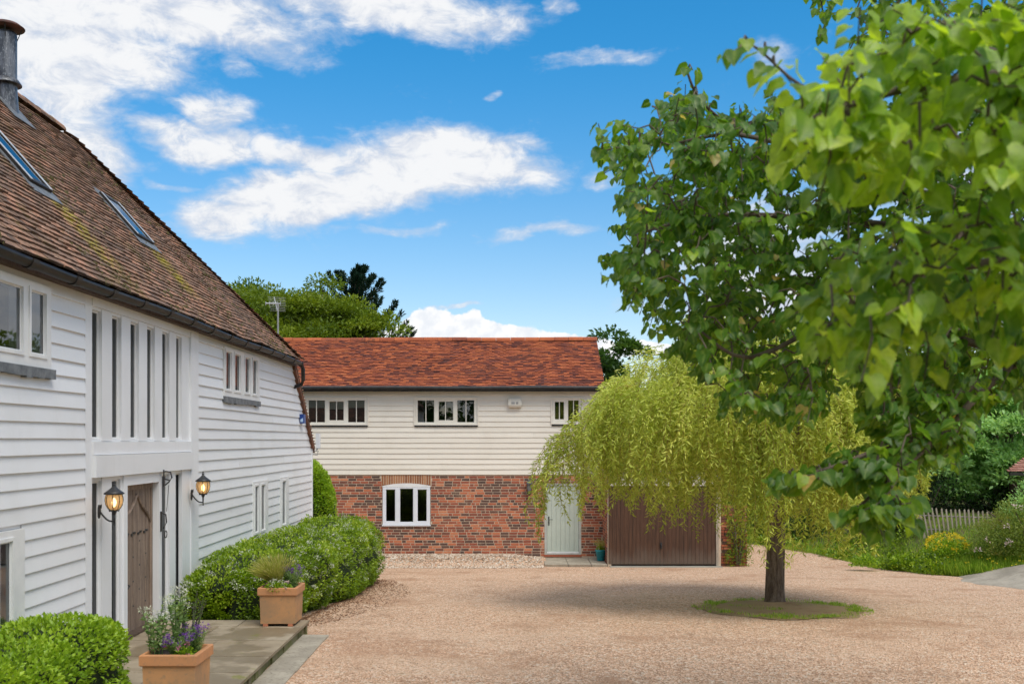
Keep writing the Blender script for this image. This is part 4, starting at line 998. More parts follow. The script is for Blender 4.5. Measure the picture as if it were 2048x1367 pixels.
s = MB(); s.box(gx0+.05, gx1, GY-.28, GY+.1, -.26, gzz(1131)); tag(s.build('garage_sill', 'concrete'), kind='structure')
# stone pad at the door
s = MB(); xx0 = au(1086); 
for a, b, zt in ((xx0, xx0+.62, -.100), (xx0+.635, xx0+1.24, -.104), (xx0+1.255, gx0-.02, -.098)):
    s.hexa([(a, 26.62+.05*random.random(), -.22), (b, 26.62+.05*random.random(), -.22), (b, AY-.03, -.22), (a, AY-.03, -.22), (a, 26.62, zt-.02), (b, 26.62, zt-.02), (b, AY-.03, zt), (a, AY-.03, zt)], random.random())
tag(s.build('paving', 'slab_stone'), kind='structure')
# teal pot
px_, py_ = au(1197), 27.35; zb = -.10
tp = empty('plant_pot', (px_, py_, zb), 'small teal glazed pot standing by the sage door', 'plant pot')
s = MB(); s.lathe((px_, py_, zb), [(.09, 0), (.10, .01), (.145, .26), (.155, .265), (.155, .30), (.14, .30), (.13, .26), (.05, .25)], 20); s.build('pot', 'teal_glaze', tp, smooth=True)

# rubble wall end with ivy right of garage
gwl = empty('garden_wall', (6.1, 27.0, -.2), 'rough low brick and flint wall end beside the garage, overgrown', 'wall')
s = MB(); brickwork(s, lambda u, z, n: (u, 26.95-n*3, z), gx1+.05, gx1+.75, -.2, 1.45, [], n1=.02); s.build('brickwork', 'bricks', gwl)
s = MB(); s.box(gx1+.05, gx1+.74, 26.952, 27.3, -.2, 1.42); s.build('core', 'mortar', gwl)

# aerial
ae = empty('tv_aerial', (-6.98, 30.2, 5.6), 'grey rooftop television aerial on a thin pole behind the roofs', 'aerial')
axx = (556-VX)/FPX*30.6; azt = CH+(HY-606)/FPX*30.6
s = MB(); s.tube([(axx, 30.6, 4.5), (axx, 30.6, azt+.02)], .026, 6); s.build('pole', 'grey_plastic', ae)
s = MB(); s.tube([(axx-.28, 30.2, azt-.06), (axx+.06, 30.7, azt+.0)], .018, 5); s.tube([(axx-.10, 30.5, azt+.18), (axx-.02, 30.6, azt-.24)], .018, 5); s.build('boom', 'alu', ae)
s = MB()
for k in range(9):
    z = azt+.18-k*.052; s.tube([(axx-.30+.01*k, 30.55, z), (axx+.22, 30.65, z-.01)], .006, 4)
s.build('reflector', 'grey_plastic', ae)
s = MB()
for k in range(5):
    t = k/4; p = Vector((axx-.28, 30.2, azt-.06)).lerp(Vector((axx+.06, 30.7, azt)), t); s.tube([p+Vector((0, 0, -.06)), p+Vector((0, 0, .06))], .006, 4)
s.build('director', 'alu', ae)

# ------------------------------------------------------------------ platform and step
s = MB(); e = -2.60; YP0, YP1 = 6.6, 13.05
y = YP0
while y < YP1-.1:
    L_ = min(random.uniform(.75, 1.0), YP1-y)
    x0 = BX+.03
    for wd in (random.uniform(.8, 1.1), 9):
        x1 = min(x0+wd, e+.02); dx = random.uniform(-.006, .006)
        s.hexa([(x0, y, .812), (x1, y, .812), (x1, y+L_-.012, .812), (x0, y+L_-.012, .812), (x0, y, .85+dx*.4), (x1+.01*random.random(), y, .85+dx*.4), (x1+.01*random.random(), y+L_-.012, .85-dx*.3), (x0, y+L_-.012, .85)], random.random())
        x0 = x1+.012
        if x0 > e: break
    y += L_
pf = s.build('terrace', 'flagstone'); tag(pf, kind='structure')
s = MB(); s.box(BX, e-.035, YP0, YP1-.03, .3, .809)
y = YP0
while y < YP1-.1:
    L_ = random.uniform(.16, .34); L_ = min(L_, YP1-.03-y)
    s.box(e-.06, e-.006+random.uniform(-.02, .014), y, y+L_-.01, .66, .806, random.random()); y += L_
tag(s.build('terrace_riser', 'mossy_stone'), kind='structure')
s = MB(); y = YP0
while y < 12.7:
    L_ = min(random.uniform(.7, .95), 12.76-y); s.hexa([(e+.0, y, .60), (-2.27, y, .60), (-2.27, y+L_-.01, .60), (e, y+L_-.01, .60), (e, y, .716), (-2.27+.01*random.random(), y, .714), (-2.27, y+L_-.01, .715), (e, y+L_-.01, .717)], random.random()); y += L_
tag(s.build('lower_step', 'slab_stone'), kind='structure')

# ------------------------------------------------------------------ planters
def planter(cx, y0, label, w=.50, h=.49):
    r = empty('planter', (cx, y0+w/2, .85), label, 'planter', 'square terracotta planters on the terrace')
    z0 = .885; cy = y0+w/2; b = w*.435; t = w*.455; zr = .85+h
    def sq(r_, z): return [(cx-r_, cy-r_, z), (cx+r_, cy-r_, z), (cx+r_, cy+r_, z), (cx-r_, cy+r_, z)]
    s = MB(); s.hexa(sq(b, z0)+sq(t, zr-.095)); s.build('body', 'terracotta', r)
    s = MB(); q = w/2; i_ = q-.035
    A = sq(q-.012, zr-.10); B = sq(q, zr-.09); C = sq(q, zr-.008); D = sq(q-.008, zr); E = sq(i_, zr); F_ = sq(i_-.005, zr-.06); G = sq(t-.02, zr-.10)
    for P, Q in ((G, A), (A, B), (B, C), (C, D), (D, E), (E, F_)):
        for k in range(4): s.face([P[k], P[(k+1) % 4], Q[(k+1) % 4], Q[k]])
    s.build('rim', 'terracotta_rim', r)
    s = MB(); s.face(sq(i_, zr-.04)); s.build('soil', 'soil', r)
    for sx in (-1, 1):
        for sy in (-1, 1):
            s = MB(); s.box(cx+sx*(b-.06)-.03, cx+sx*(b-.06)+.03, cy+sy*(b-.03)-.03, cy+sy*(b-.03)+.03, .851, z0-.001); s.build('foot', 'foot_clay', r)
    return zr-.04
PC1, PC2 = (-2.93, 8.62), (-2.885, 12.55)
zs1 = planter(PC1[0], PC1[1], 'nearer terracotta planter with white valerian at the bottom of the photo')
zs2 = planter(PC2[0], PC2[1], 'further terracotta planter with feathery grass at the end of the terrace')

# ------------------------------------------------------------------ small plants
DI = tpl_diamond(.5, .12); THIN = tpl_diamond(.16, .05); BLADE = tpl_diamond(.07, .02); BROAD = tpl_diamond(.62, .14)
def plant(name, loc, label, cat, group=None): return empty(name, loc, label, cat, group)
def stems_mb(paths, rad): 
    s = MB()
    for P in paths: s.tube(P, [rad]*(len(P)-1)+[rad*.5], 4, caps=False)
    return s
def bush_stems(cx, cy, z, n, spread, h0, h1, rad=.004, curve=.3):
    out = []
    for _ in range(n):
        a = random.random()*6.283; r0 = spread*.4*random.random(); h = random.uniform(h0, h1); r1 = spread*(.5+.6*random.random())
        P = [(cx+math.cos(a)*(r0+(r1-r0)*(t**1.5)), cy+math.sin(a)*(r0+(r1-r0)*(t**1.5)), z+h*t*(1-curve*t*.3)) for t in (0, .25, .5, .75, 1)]
        out.append(P)
    return out
def leaf_on(paths, per, d_out=.6, t0=.15, t1=1.0):
    pos, dr_ = [], []
    for P in paths:
        for _ in range(per):
            t = random.uniform(t0, t1)*(len(P)-1); i = min(int(t), len(P)-2); f = t-i
            p = Vector(P[i]).lerp(Vector(P[i+1]), f); pos.append(p); ax = (Vector(P[i+1])-Vector(P[i])).normalized()
            v = Vector((random.gauss(0, 1), random.gauss(0, 1), random.gauss(0, .4))).normalized(); dr_.append(ax*.5+v*d_out)
    return np.array(pos), np.array(dr_)
def up_n(n, j=.5): return np.array([0, 0, 1.])+rng.normal(size=(n, 3))*j
def flowers(pts, per, r, size, name, mat, parent, tpl=DI):
    P, D = [], []
    for p in pts:
        q = rdir(per); P.append(np.array(p)+q*np.array(r)*rng.random((per, 1))**.4); D.append(q+[0, 0, .2])
    P = np.concatenate(P); D = np.concatenate(D); return leaves(name, tpl, P, D, up_n(len(P), .8), size*(.7+.6*rng.random(len(P))), mat, parent)
def valerian(cx, cy, z, n, label, group=None, h0=.25, h1=.5, sp=.14):
    p = plant('valerian', (cx, cy, z), label, 'flowering plant', group)
    st = bush_stems(cx, cy, z, n, sp, h0, h1); stems_mb(st, .004).build('stem', 'stem_green', p)
    P, D = leaf_on(st, 26, .9, .1, .85); leaves('leaf', BROAD, P, D, up_n(len(P), .4), .035+.03*rng.random(len(P)), 'sage_leaves', p)
    flowers([s_[-1] for s_ in st], 34, (.034, .034, .028), .019, 'flower', 'white_petals', p)
def spikes(cx, cy, z, n, label, mat, name, cat, h0=.28, h1=.42, sp=.09, group=None):
    p = plant(name, (cx, cy, z), label, cat, group); st = bush_stems(cx, cy, z, n, sp, h0, h1, curve=.1); stems_mb(st, .003).build('stem', 'stem_green', p)
    P, D = leaf_on(st, 24, .8, .0, .45); leaves('leaf', DI, P, D, up_n(len(P), .4), .03+.02*rng.random(len(P)), 'sage_leaves', p)
    P, D = leaf_on(st, 34, .8, .5, 1); leaves('flower', DI, P, D, up_n(len(P), .6), .012+.006*rng.random(len(P)), mat, p)
def lavender(cx, cy, z, n, label, r=.12, h=.22, group=None):
    p = plant('lavender', (cx, cy, z), label, 'flowering plant', group); st = bush_stems(cx, cy, z, n, r, h*.7, h*1.15, curve=.2); stems_mb(st, .0025).build('stem', 'stem_green', p)
    P, D = leaf_on(st, 26, .5, .0, .8); leaves('leaf', THIN, P, D, up_n(len(P), .4), .045+.02*rng.random(len(P)), 'sage_leaves', p)
    flowers([s_[-1] for s_ in st], 16, (.013, .013, .028), .017, 'flower', 'purple_petals', p)
def mound(cx, cy, z, r, h, n, label, fm, name='bedding_plant', fpts=10, lm='hedge_leaves_b', group=None, fs=.022, ls=.028):
    p = plant(name, (cx, cy, z), label, 'flowering plant', group); q = rdir(n); q[:, 2] = np.abs(q[:, 2]); k = rng.random((n, 1))**.5
    P = np.array([cx, cy, z])+q*np.array([r, r, h])*k; leaves('leaf', BROAD, P, q+rng.normal(size=(n, 3))*.4, up_n(n, .6), ls*(.7+.7*rng.random(n)), lm, p)
    q = rdir(fpts); q[:, 2] = .35+np.abs(q[:, 2]); flowers(np.array([cx, cy, z])+q*np.array([r*.9, r*.9, h]), 9, (.014, .014, .008), fs, 'flower', fm, p)
def grass_tuft(cx, cy, z, n, h, sp, label, mat='straw_grass', name='feather_grass', lean=(0, 0), cat='grass plant', group=None):
    p = plant(name, (cx, cy, z), label, cat, group); Ps, Ds, S = [], [], []
    for _ in range(n):
        a = random.random()*6.283; L_ = h*random.uniform(.6, 1.1); k = random.random()**.7; pt = Vector((cx+.03*math.cos(a), cy+.03*math.sin(a), z)); seg = 5
        dirv = Vector((math.cos(a)*k*.45+lean[0]*.3, math.sin(a)*k*.45+lean[1]*.3, 1)).normalized()
        for i in range(seg):
            Ps.append(pt.copy()); Ds.append(dirv.copy()); S.append(L_/seg*1.25); pt += dirv*(L_/seg); dirv = (dirv+Vector((math.cos(a)*sp*k+lean[0]*.12, math.sin(a)*sp*k+lean[1]*.12, -.12*k))).normalized()
    n = len(Ps); leaves('blade', BLADE, np.array(Ps), np.array(Ds), rdir(n), np.array(S), mat, p)
x, y = PC1; y += .25
valerian(x-.17, y-.05, zs1, 9, 'white-flowered leafy plant at the left of the near planter', None, .34, .56, .13)
valerian(x-.03, y+.06, zs1, 10, 'tall white valerian in the middle of the near planter', None, .42, .68, .12)
spikes(x+.08, y+.12, zs1, 12, 'dark plum flower spikes at the back of the near planter', 'dark_spikes', 'salvia', 'flowering plant', .38, .54, .13)
lavender(x+.15, y+.03, zs1, 26, 'purple lavender at the right of the near planter', .13, .24)
lavender(x+.04, y-.10, zs1, 18, 'purple lavender at the front of the near planter', .12, .18)
mound(x+.12, y-.15, zs1, .09, .09, 260, 'low pink-flowered plant spilling over the near planter corner', 'pink_petals', fpts=6)
x, y = PC2; y += .25
grass_tuft(x-.07, y, zs2, 900, .42, .16, 'feathery straw-green grass in the far planter', lean=(-.5, 0))
spikes(x+.05, y+.08, zs2, 13, 'dark plum flower spikes in the far planter', 'dark_spikes', 'salvia', 'flowering plant', .30, .50, .10)
lavender(x+.15, y+.0, zs2, 26, 'purple lavender at the right of the far planter', .13, .26)
mound(x-.05, y-.15, zs2, .13, .10, 420, 'white-flowered bedding plant along the front of the far planter', 'white_petals', fpts=22, fs=.018)
mound(x+.10, y-.17, zs2, .08, .08, 220, 'pale pink-flowered bedding plant at the far planter corner', 'pale_pink_petals', fpts=7)
mound(px_, py_, .16, .13, .14, 420, 'leafy plant with white flowers in the teal pot', 'white_petals', fpts=8, ls=.035)
grass_tuft(px_, py_+.03, .18, 160, .34, .2, 'wispy straw grass in the teal pot', lean=(.1, 0))

# ------------------------------------------------------------------ hedges
def hedge(name, label, path, leafn, size, mat, flowers_n=0, lumps=.07, cat='hedge', group=None):
    """path: list of (x, y, z_bottom, half width, height); ends rounded"""
    path = [tuple(map(float, p)) for p in path]; root = empty(name, path[0][:3], label, cat, group)
    seg = []
    for a, b in zip(path, path[1:]):
        k = max(1, int(math.dist(a[:2], b[:2])/.12))
        for i in range(k): seg.append([a[j]+(b[j]-a[j])*i/k for j in range(5)])
    seg.append(list(path[-1])); n = len(seg); NR = 36; W = []
    def surf(t, ang, shrink=0.0):
        i = min(int(t), n-2); f = t-i; s_ = [seg[i][j]*(1-f)+seg[i+1][j]*f for j in range(5)]
        dd = Vector((seg[min(i+2, n-1)][0]-seg[max(i-1, 0)][0], seg[min(i+2, n-1)][1]-seg[max(i-1, 0)][1])).normalized(); sd_ = Vector((dd.y, -dd.x))
        e = min(t, n-1-t)*.12; cap = math.sqrt(max(0, 1-(1-min(e/.42, 1))**2))
        c_, s2 = math.cos(ang), math.sin(ang); pw = .62; w_ = abs(c_)**pw*(1 if c_ > 0 else -1); h_ = max(-.1, (abs(s2)**pw)*(1 if s2 > 0 else -1))
        hw_ = s_[3]*(.45+.55*cap)-shrink; hh = s_[4]*(.72+.28*cap)-shrink
        p = Vector((s_[0]+sd_.x*w_*hw_, s_[1]+sd_.y*w_*hw_, s_[2]+.5*hh+.5*hh*h_ if h_ > -.05 else s_[2]+.5*hh*(1+h_)))
        p.z = s_[2]+hh*(.5+.5*(abs(s2)**pw)*(1 if s2 > 0 else -1))
        q = noise.noise(p*1.9)*lumps*1.4+noise.noise(p*5.2)*lumps*.8
        nn = Vector((sd_.x*c_, sd_.y*c_, s2)); nn.normalize(); return p+nn*q*(1 if shrink == 0 else .9), nn
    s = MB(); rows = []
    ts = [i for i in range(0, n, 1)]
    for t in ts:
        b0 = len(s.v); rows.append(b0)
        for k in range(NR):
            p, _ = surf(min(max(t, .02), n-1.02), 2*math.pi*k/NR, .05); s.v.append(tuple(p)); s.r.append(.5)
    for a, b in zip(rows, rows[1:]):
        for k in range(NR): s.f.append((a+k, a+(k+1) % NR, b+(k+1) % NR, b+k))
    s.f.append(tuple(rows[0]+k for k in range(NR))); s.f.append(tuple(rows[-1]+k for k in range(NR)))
    s.build('shade_core', 'shade_core', root, smooth=True)  # solid dark core added inside the leaves to block light
    P = np.zeros((leafn, 3)); N = np.zeros((leafn, 3)); Rr = rng.random(leafn)
    # arclength-weighted angle sampling so flat sides and top get even cover
    tt = rng.random(leafn)*(n-1.04)+.02; ang = rng.random(leafn)*2*math.pi
    cap_n = int(leafn*.16); tt[:cap_n//2] = .02+3*rng.random(cap_n//2); tt[cap_n//2:cap_n] = n-1.03-3*rng.random(cap_n-cap_n//2)
    for i in range(leafn):
        p, nn = surf(tt[i], ang[i]); P[i] = p; N[i] = nn
    for i in range(cap_n):
        e_ = .02 if i < cap_n//2 else n-1.02; a_ = surf(e_, ang[i])[0]; b_ = surf(e_, ang[i]+math.pi)[0]; f = .5*random.random()**.6
        if i % 3: P[i] = a_.lerp(b_, f); o_ = Vector(seg[1][:2])-Vector(seg[0][:2]); o_ = -o_ if i < cap_n//2 else Vector(seg[-1][:2])-Vector(seg[-2][:2]); o_.normalize(); N[i] = (o_.x*.9+N[i][0]*.3, o_.y*.9+N[i][1]*.3, .25)
    P += N*(rng.random((leafn, 1))*.11-.06)
    ce = cap_n
    d = N*.9+rng.normal(size=(leafn, 3))*.55+[0, 0, .25]; tone = np.array([noise.noise(Vector(p)*3.3) for p in P])
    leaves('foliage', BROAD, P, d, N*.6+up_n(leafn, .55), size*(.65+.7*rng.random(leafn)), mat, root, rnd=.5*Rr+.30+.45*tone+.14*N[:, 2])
    if flowers_n:
        idx = rng.choice(leafn, flowers_n*6); sel = [i for i in idx if noise.noise(Vector(P[i])*1.1+Vector((7, 0, 0))) > -.02 and N[i][2] > -.4][:flowers_n]
        flowers([P[i]+N[i]*.04 for i in sel], 18, (.036, .036, .026), .022, 'blossom', 'white_petals', root)
    return root
hedge('hedge', 'clipped bright green hedge against the barn wall at the bottom left corner', [(-3.98, 5.2, .70, .52, .88), (-3.98, 8.3, .70, .50, .88), (-3.97, 9.45, .70, .48, .86)], 34000, .042, 'hedge_leaves_b', 10)
hedge('flowering_hedge', 'long rounded hedge with white blossom running along the barn to its far corner', [(-3.85, 13.2, .65, .52, .80), (-3.72, 14.6, .60, .72, .93), (-3.66, 16.5, .46, .82, 1.06), (-3.55, 19.0, .30, .86, 1.22), (-3.50, 20.6, .2, .82, 1.34), (-3.52, 21.6, .12, .78, 1.40)], 78000, .040, 'hedge_leaves', 520, .11)
hedge('laurel_shrub', 'tall light green shrub standing behind the far corner of the barn', [(-5.3, 24.6, -.1, .6, 2.55), (-4.75, 24.7, -.1, .6, 2.75), (-4.25, 24.7, -.1, .42, 2.3)], 26000, .055, 'hedge_leaves_b', 0, .12, cat='shrub')

# ------------------------------------------------------------------ trees
def limb(s, pts, r0, r1, n=7):
    P = [Vector(p) for p in pts]; out = []
    for i in range(len(P)-1):
        for k in range(4):
            t = k/4; p0 = P[max(i-1, 0)]; p1, p2 = P[i], P[i+1]; p3 = P[min(i+2, len(P)-1)]
            out.append(.5*((2*p1)+(p2-p0)*t+(2*p0-5*p1+4*p2-p3)*t*t+(3*p1-p0-3*p2+p3)*t**3))
    out.append(P[-1]); m = len(out); s.tube(out, [r0+(r1-r0)*(i/(m-1))**.8 for i in range(m)], n); return out
def broadleaf(label, x, y, z0, top, rx, ry, rz, nclump, per, size, mat, name='broadleaf_tree', group=None, cat='tree', low=-.75, clump=.34):
    root = empty(name, (x, y, z0), label, cat, group); cz = top-rz
    C = []
    while len(C) < nclump:
        q = rdir(1)[0]; 
        if q[2] < low: continue
        k = random.uniform(.55, 1.0) if random.random() < .85 else random.uniform(.2, .6)
        C.append((q*k*np.array([rx, ry, rz])*(1+.16*noise.noise(Vector(q)*2.3+Vector((x, y, 0)))), k))
    P, D, T = [], [], []
    for c, k in C:
        r = clump*min(rx, rz)*random.uniform(.7, 1.25); q = rdir(per); q[:, 2] = np.where(q[:, 2] < -.25, -q[:, 2]*.5, q[:, 2])
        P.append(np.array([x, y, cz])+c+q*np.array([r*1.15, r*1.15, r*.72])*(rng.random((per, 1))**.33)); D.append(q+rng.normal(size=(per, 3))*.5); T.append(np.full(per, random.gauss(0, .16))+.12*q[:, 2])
    P = np.concatenate(P); D = np.concatenate(D); T = np.concatenate(T); n = len(P)
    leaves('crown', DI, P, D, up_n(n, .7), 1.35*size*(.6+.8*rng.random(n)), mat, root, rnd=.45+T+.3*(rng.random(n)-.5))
    s = MB(); limb(s, [(x, y, z0), (x+.1, y, z0+(cz-z0)*.5), (x, y+.1, cz), (x+.05, y, cz+rz*.5)], .035*top+.05, .04)
    for c, k in C[:14]: limb(s, [(x, y, z0+(cz-z0)*.6), tuple(np.array([x, y, cz])+c*.5-[0, 0, .2*rz]), tuple(np.array([x, y, cz])+c*.95)], .07, .02, 5)
    s.build('trunk', 'bark', root); return root
G1 = 'trees beyond the annex roof'
broadleaf('tall yellow-green tree nearest the barn roof, left of the aerial', -12.0, 45, -.3, 10.5, 3.3, 3, 4.2, 120, 420, .115, 'tree_leaves', group=G1)
broadleaf('round bright green tree right behind the aerial', -9.0, 44, -.3, 10.6, 3.0, 3, 4.2, 120, 420, .115, 'tree_leaves', group=G1)
broadleaf('green tree at the right of the clump, above the left end of the orange roof', -7.0, 43, -.3, 9.5, 2.4, 2, 3.6, 90, 400, .115, 'tree_leaves', group=G1)
broadleaf('darker tree at the left rear of the clump, top just over the others', -12.4, 50, -.3, 11.3, 2.4, 3, 4, 70, 300, .13, 'tree_leaves_b', group=G1)
broadleaf('small dark tree peeping over the right end of the orange roof', 3.9, 41, -.3, 7.7, 1.75, 1.8, 2.6, 60, 260, .15, 'tree_leaves_b', group='trees beyond the willow')
G2 = 'trees beyond the willow'
broadleaf('green tree far behind the willow crown', 9.8, 40, -.3, 7.9, 3.4, 2.5, 4.2, 70, 240, .17, 'tree_leaves', group=G2)
broadleaf('dark green tree behind the right edge of the willow', 14.0, 40, -.3, 6.6, 3.0, 2.5, 3.9, 80, 240, .17, 'tree_leaves_b', group=G2, low=-1)
broadleaf('tree behind the picket fence under the lime branches', 18.3, 40, -.3, 7.6, 3.4, 2.5, 4.4, 90, 240, .17, 'tree_leaves', group=G2, low=-1)
broadleaf('light blue-green leafy tree at the right edge above the picket fence', 15.4, 30.5, .3, 5.3, 2.6, 2, 2.3, 130, 360, .10, 'acacia_leaves', name='acacia_tree', low=-1, clump=.26)
G3 = 'trees behind the viewpoint, mirrored in the annex windows'
for i, (x, y, t_, r_) in enumerate([(-16, -16, 8, 5), (-8, -18, 9, 5), (0.5, -17, 8.5, 5), (9, -19, 9, 5.5)]):
    broadleaf(['farthest left', 'second', 'third', 'rightmost'][i]+' of the broad green trees behind the viewpoint, mirrored in the annex windows', x, y, .6, t_, r_, 3, t_*.55, 60, 160, .30, 'tree_leaves_b', group=G3, low=-1)
# thicket shrubs; the dark ones have deep shade put into their leaf colour
def thicket(label, x, y, z, rx, ry, rz, n, size, mat, name='shrub', group=None, fl=None):
    root = empty(name, (x, y, z), label, 'shrub', group); q = rdir(n); q[:, 2] = np.abs(q[:, 2]); k = rng.random((n, 1))**.35
    bumpf = np.array([1+.28*noise.noise(Vector(a)*2.6+Vector((x, y, 0))) for a in q])[:, None]
    P = np.array([x, y, z])+q*k*bumpf*np.array([rx, ry, rz]); t = np.array([noise.noise(Vector(a)*1.9) for a in P])
    leaves('foliage', DI, P, q+rng.normal(size=(n, 3))*.6, up_n(n, .7), size*(.6+.8*rng.random(n)), mat, root, rnd=.45+.4*t+.4*(rng.random(n)-.5))
    st = [[(x+rx*.1*math.cos(a), y, z), (x+rx*.4*math.cos(a), y+ry*.4*math.sin(a), z+rz*.5), (x+rx*.75*math.cos(a), y+ry*.75*math.sin(a), z+rz*.8)] for a in (0, 1, 2, 3, 4, 5)]
    stems_mb(st, .02).build('stem', 'twig_bark', root)
    if fl:
        mat2, nf, sz = fl; q = rdir(nf); q[:, 1] = -np.abs(q[:, 1]); q[:, 2] = np.abs(q[:, 2])*.9
        b2 = np.array([1+.28*noise.noise(Vector(a)*2.6+Vector((x, y, 0))) for a in q])[:, None]
        flowers(np.array([x, y, z])+q*b2*1.03*np.array([rx, ry, rz]), 14, (.06*sz, .06*sz, .05*sz), .055*sz, 'blossom', mat2, root)
    return root
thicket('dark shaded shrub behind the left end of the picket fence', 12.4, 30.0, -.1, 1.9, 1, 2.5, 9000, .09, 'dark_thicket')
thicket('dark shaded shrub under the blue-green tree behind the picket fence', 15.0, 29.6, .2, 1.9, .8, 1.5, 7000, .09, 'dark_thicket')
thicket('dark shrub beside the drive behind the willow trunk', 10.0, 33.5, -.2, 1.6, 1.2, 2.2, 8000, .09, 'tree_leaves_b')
thicket('green shrub at the bend of the drive left of the willow trunk', 7.6, 35, -.2, 1.5, 1.2, 2.0, 7000, .09, 'tree_leaves')
thicket('rose bush with pale pink blooms on the bank at the right edge', 12.35, 23.4, .55, 1.35, 1.0, 1.25, 16000, .055, 'rose_leaves', 'rose_bush', fl=('pale_pink_petals', 16, 1))
thicket('leafy pale green shrub in front of the small outbuilding', 14.6, 26.3, .7, 1.6, .7, 1.70, 9000, .075, 'acacia_leaves')
thicket('ivy-like growth covering the rough wall beside the garage', 6.25, 26.75, -.15, .38, .2, 1.7, 1500, .05, 'hedge_leaves')

# conifer
cr = empty('conifer', (-8.0, 52, -.3), 'dark spiky conifer rising behind the bright green trees', 'tree', G1)
s = MB(); limb(s, [(-8.0, 52, -.3), (-8.0, 52, 6), (-8.05, 52, 12.0)], .25, .03); P, D = [], []; 
for k in range(95):
    h = random.random(); z = 4+7.6*h; a = random.random()*6.283; L_ = (1-h)**.75*3.4+.7; pts = []
    for t in (0, .3, .6, .85, 1): pts.append(Vector((-8+math.cos(a)*L_*t, 52+math.sin(a)*L_*t, z+L_*((.85*t*t-.12*t)))))
    s.tube(pts, [.03, .025, .02, .012, .006], 4, caps=False)
    for _ in range(210):
        t = random.random()**.8*3.999; i = int(t); p = pts[i].lerp(pts[i+1], t-i); ax = (pts[i+1]-pts[i]).normalized(); v = Vector((random.gauss(0, 1), random.gauss(0, 1), random.gauss(0, .5)+.35)).normalized()
        w_ = .22*(1-t/4)+.07; P.append(p+v*w_*random.random()); D.append(ax+v*.7)
leaves('crown', tpl_diamond(.3, .1), np.array(P), np.array(D), up_n(len(P), .7), .16+.12*rng.random(len(P)), 'conifer_needles', cr); s.build('trunk', 'bark', cr)

# ------------------------------------------------------------------ willow
WX, WY, WZ = 4.58, 16.85, .43
wl = empty('weeping_willow', (WX, WY, WZ), 'small weeping willow with a drooping yellow-green crown in a grass circle', 'tree')
s = MB()
tr_pts = [(WX-.02, WY, WZ-.08), (WX-.03, WY, WZ+.25), (WX-.01, WY, WZ+.9), (WX, WY, WZ+1.6), (WX-.05, WY, WZ+2.3)]
P = []; 
for i in range(25):
    t = i/24*4; k = min(int(t), 3); P.append(Vector(tr_pts[k]).lerp(Vector(tr_pts[k+1]), t-k))
st = []
for i, p in enumerate(P):
    r = .165+.10*math.exp(-i*.75)-.0012*i; b0 = len(s.v); st.append(b0)
    for k in range(28):
        a = 2*math.pi*k/28; rr_ = r*(1+.06*noise.noise(Vector((math.cos(a)*1.6, math.sin(a)*1.6, p.z*1.1)))+.045*noise.noise(Vector((math.cos(a)*7, math.sin(a)*7, p.z*1.6))))
        s.v.append((p.x+rr_*math.cos(a), p.y+rr_*math.sin(a), p.z)); s.r.append(.5)
for a, b in zip(st, st[1:]):
    for k in range(28): s.f.append((a+k, a+(k+1) % 28, b+(k+1) % 28, b+k))
s.build('trunk', 'bark', wl, smooth=True)
def wR(a):   # crown reach by direction: longer towards the annex door side
    c = math.cos(a); return 2.50+(.42*max(0, -c))-(.72*max(0, c))+.22*noise.noise(Vector((math.cos(a)*2.5, math.sin(a)*2.5, 9)))
s = MB(); tips = []
for k in range(26):
    a = k*2.4+random.uniform(-.2, .2); rr_ = wR(a)*random.uniform(.35, .85); zt = WZ+random.uniform(3.3, 4.35)-.9*(rr_/3.2)**2
    q = limb(s, [(WX, WY, WZ+random.uniform(1.7, 2.3)), (WX+.3*rr_*math.cos(a), WY+.3*rr_*math.sin(a), WZ+2.2+.5*(zt-WZ-2.2)+.3), (WX+.7*rr_*math.cos(a), WY+.7*rr_*math.sin(a), zt), (WX+rr_*math.cos(a), WY+rr_*math.sin(a), zt-.15)], .06, .012, 6)
    tips += q[6:]
s.build('branch', 'bark', wl)
Pl, Dl, Tn = [], [], []; tw = MB(); NT = 500
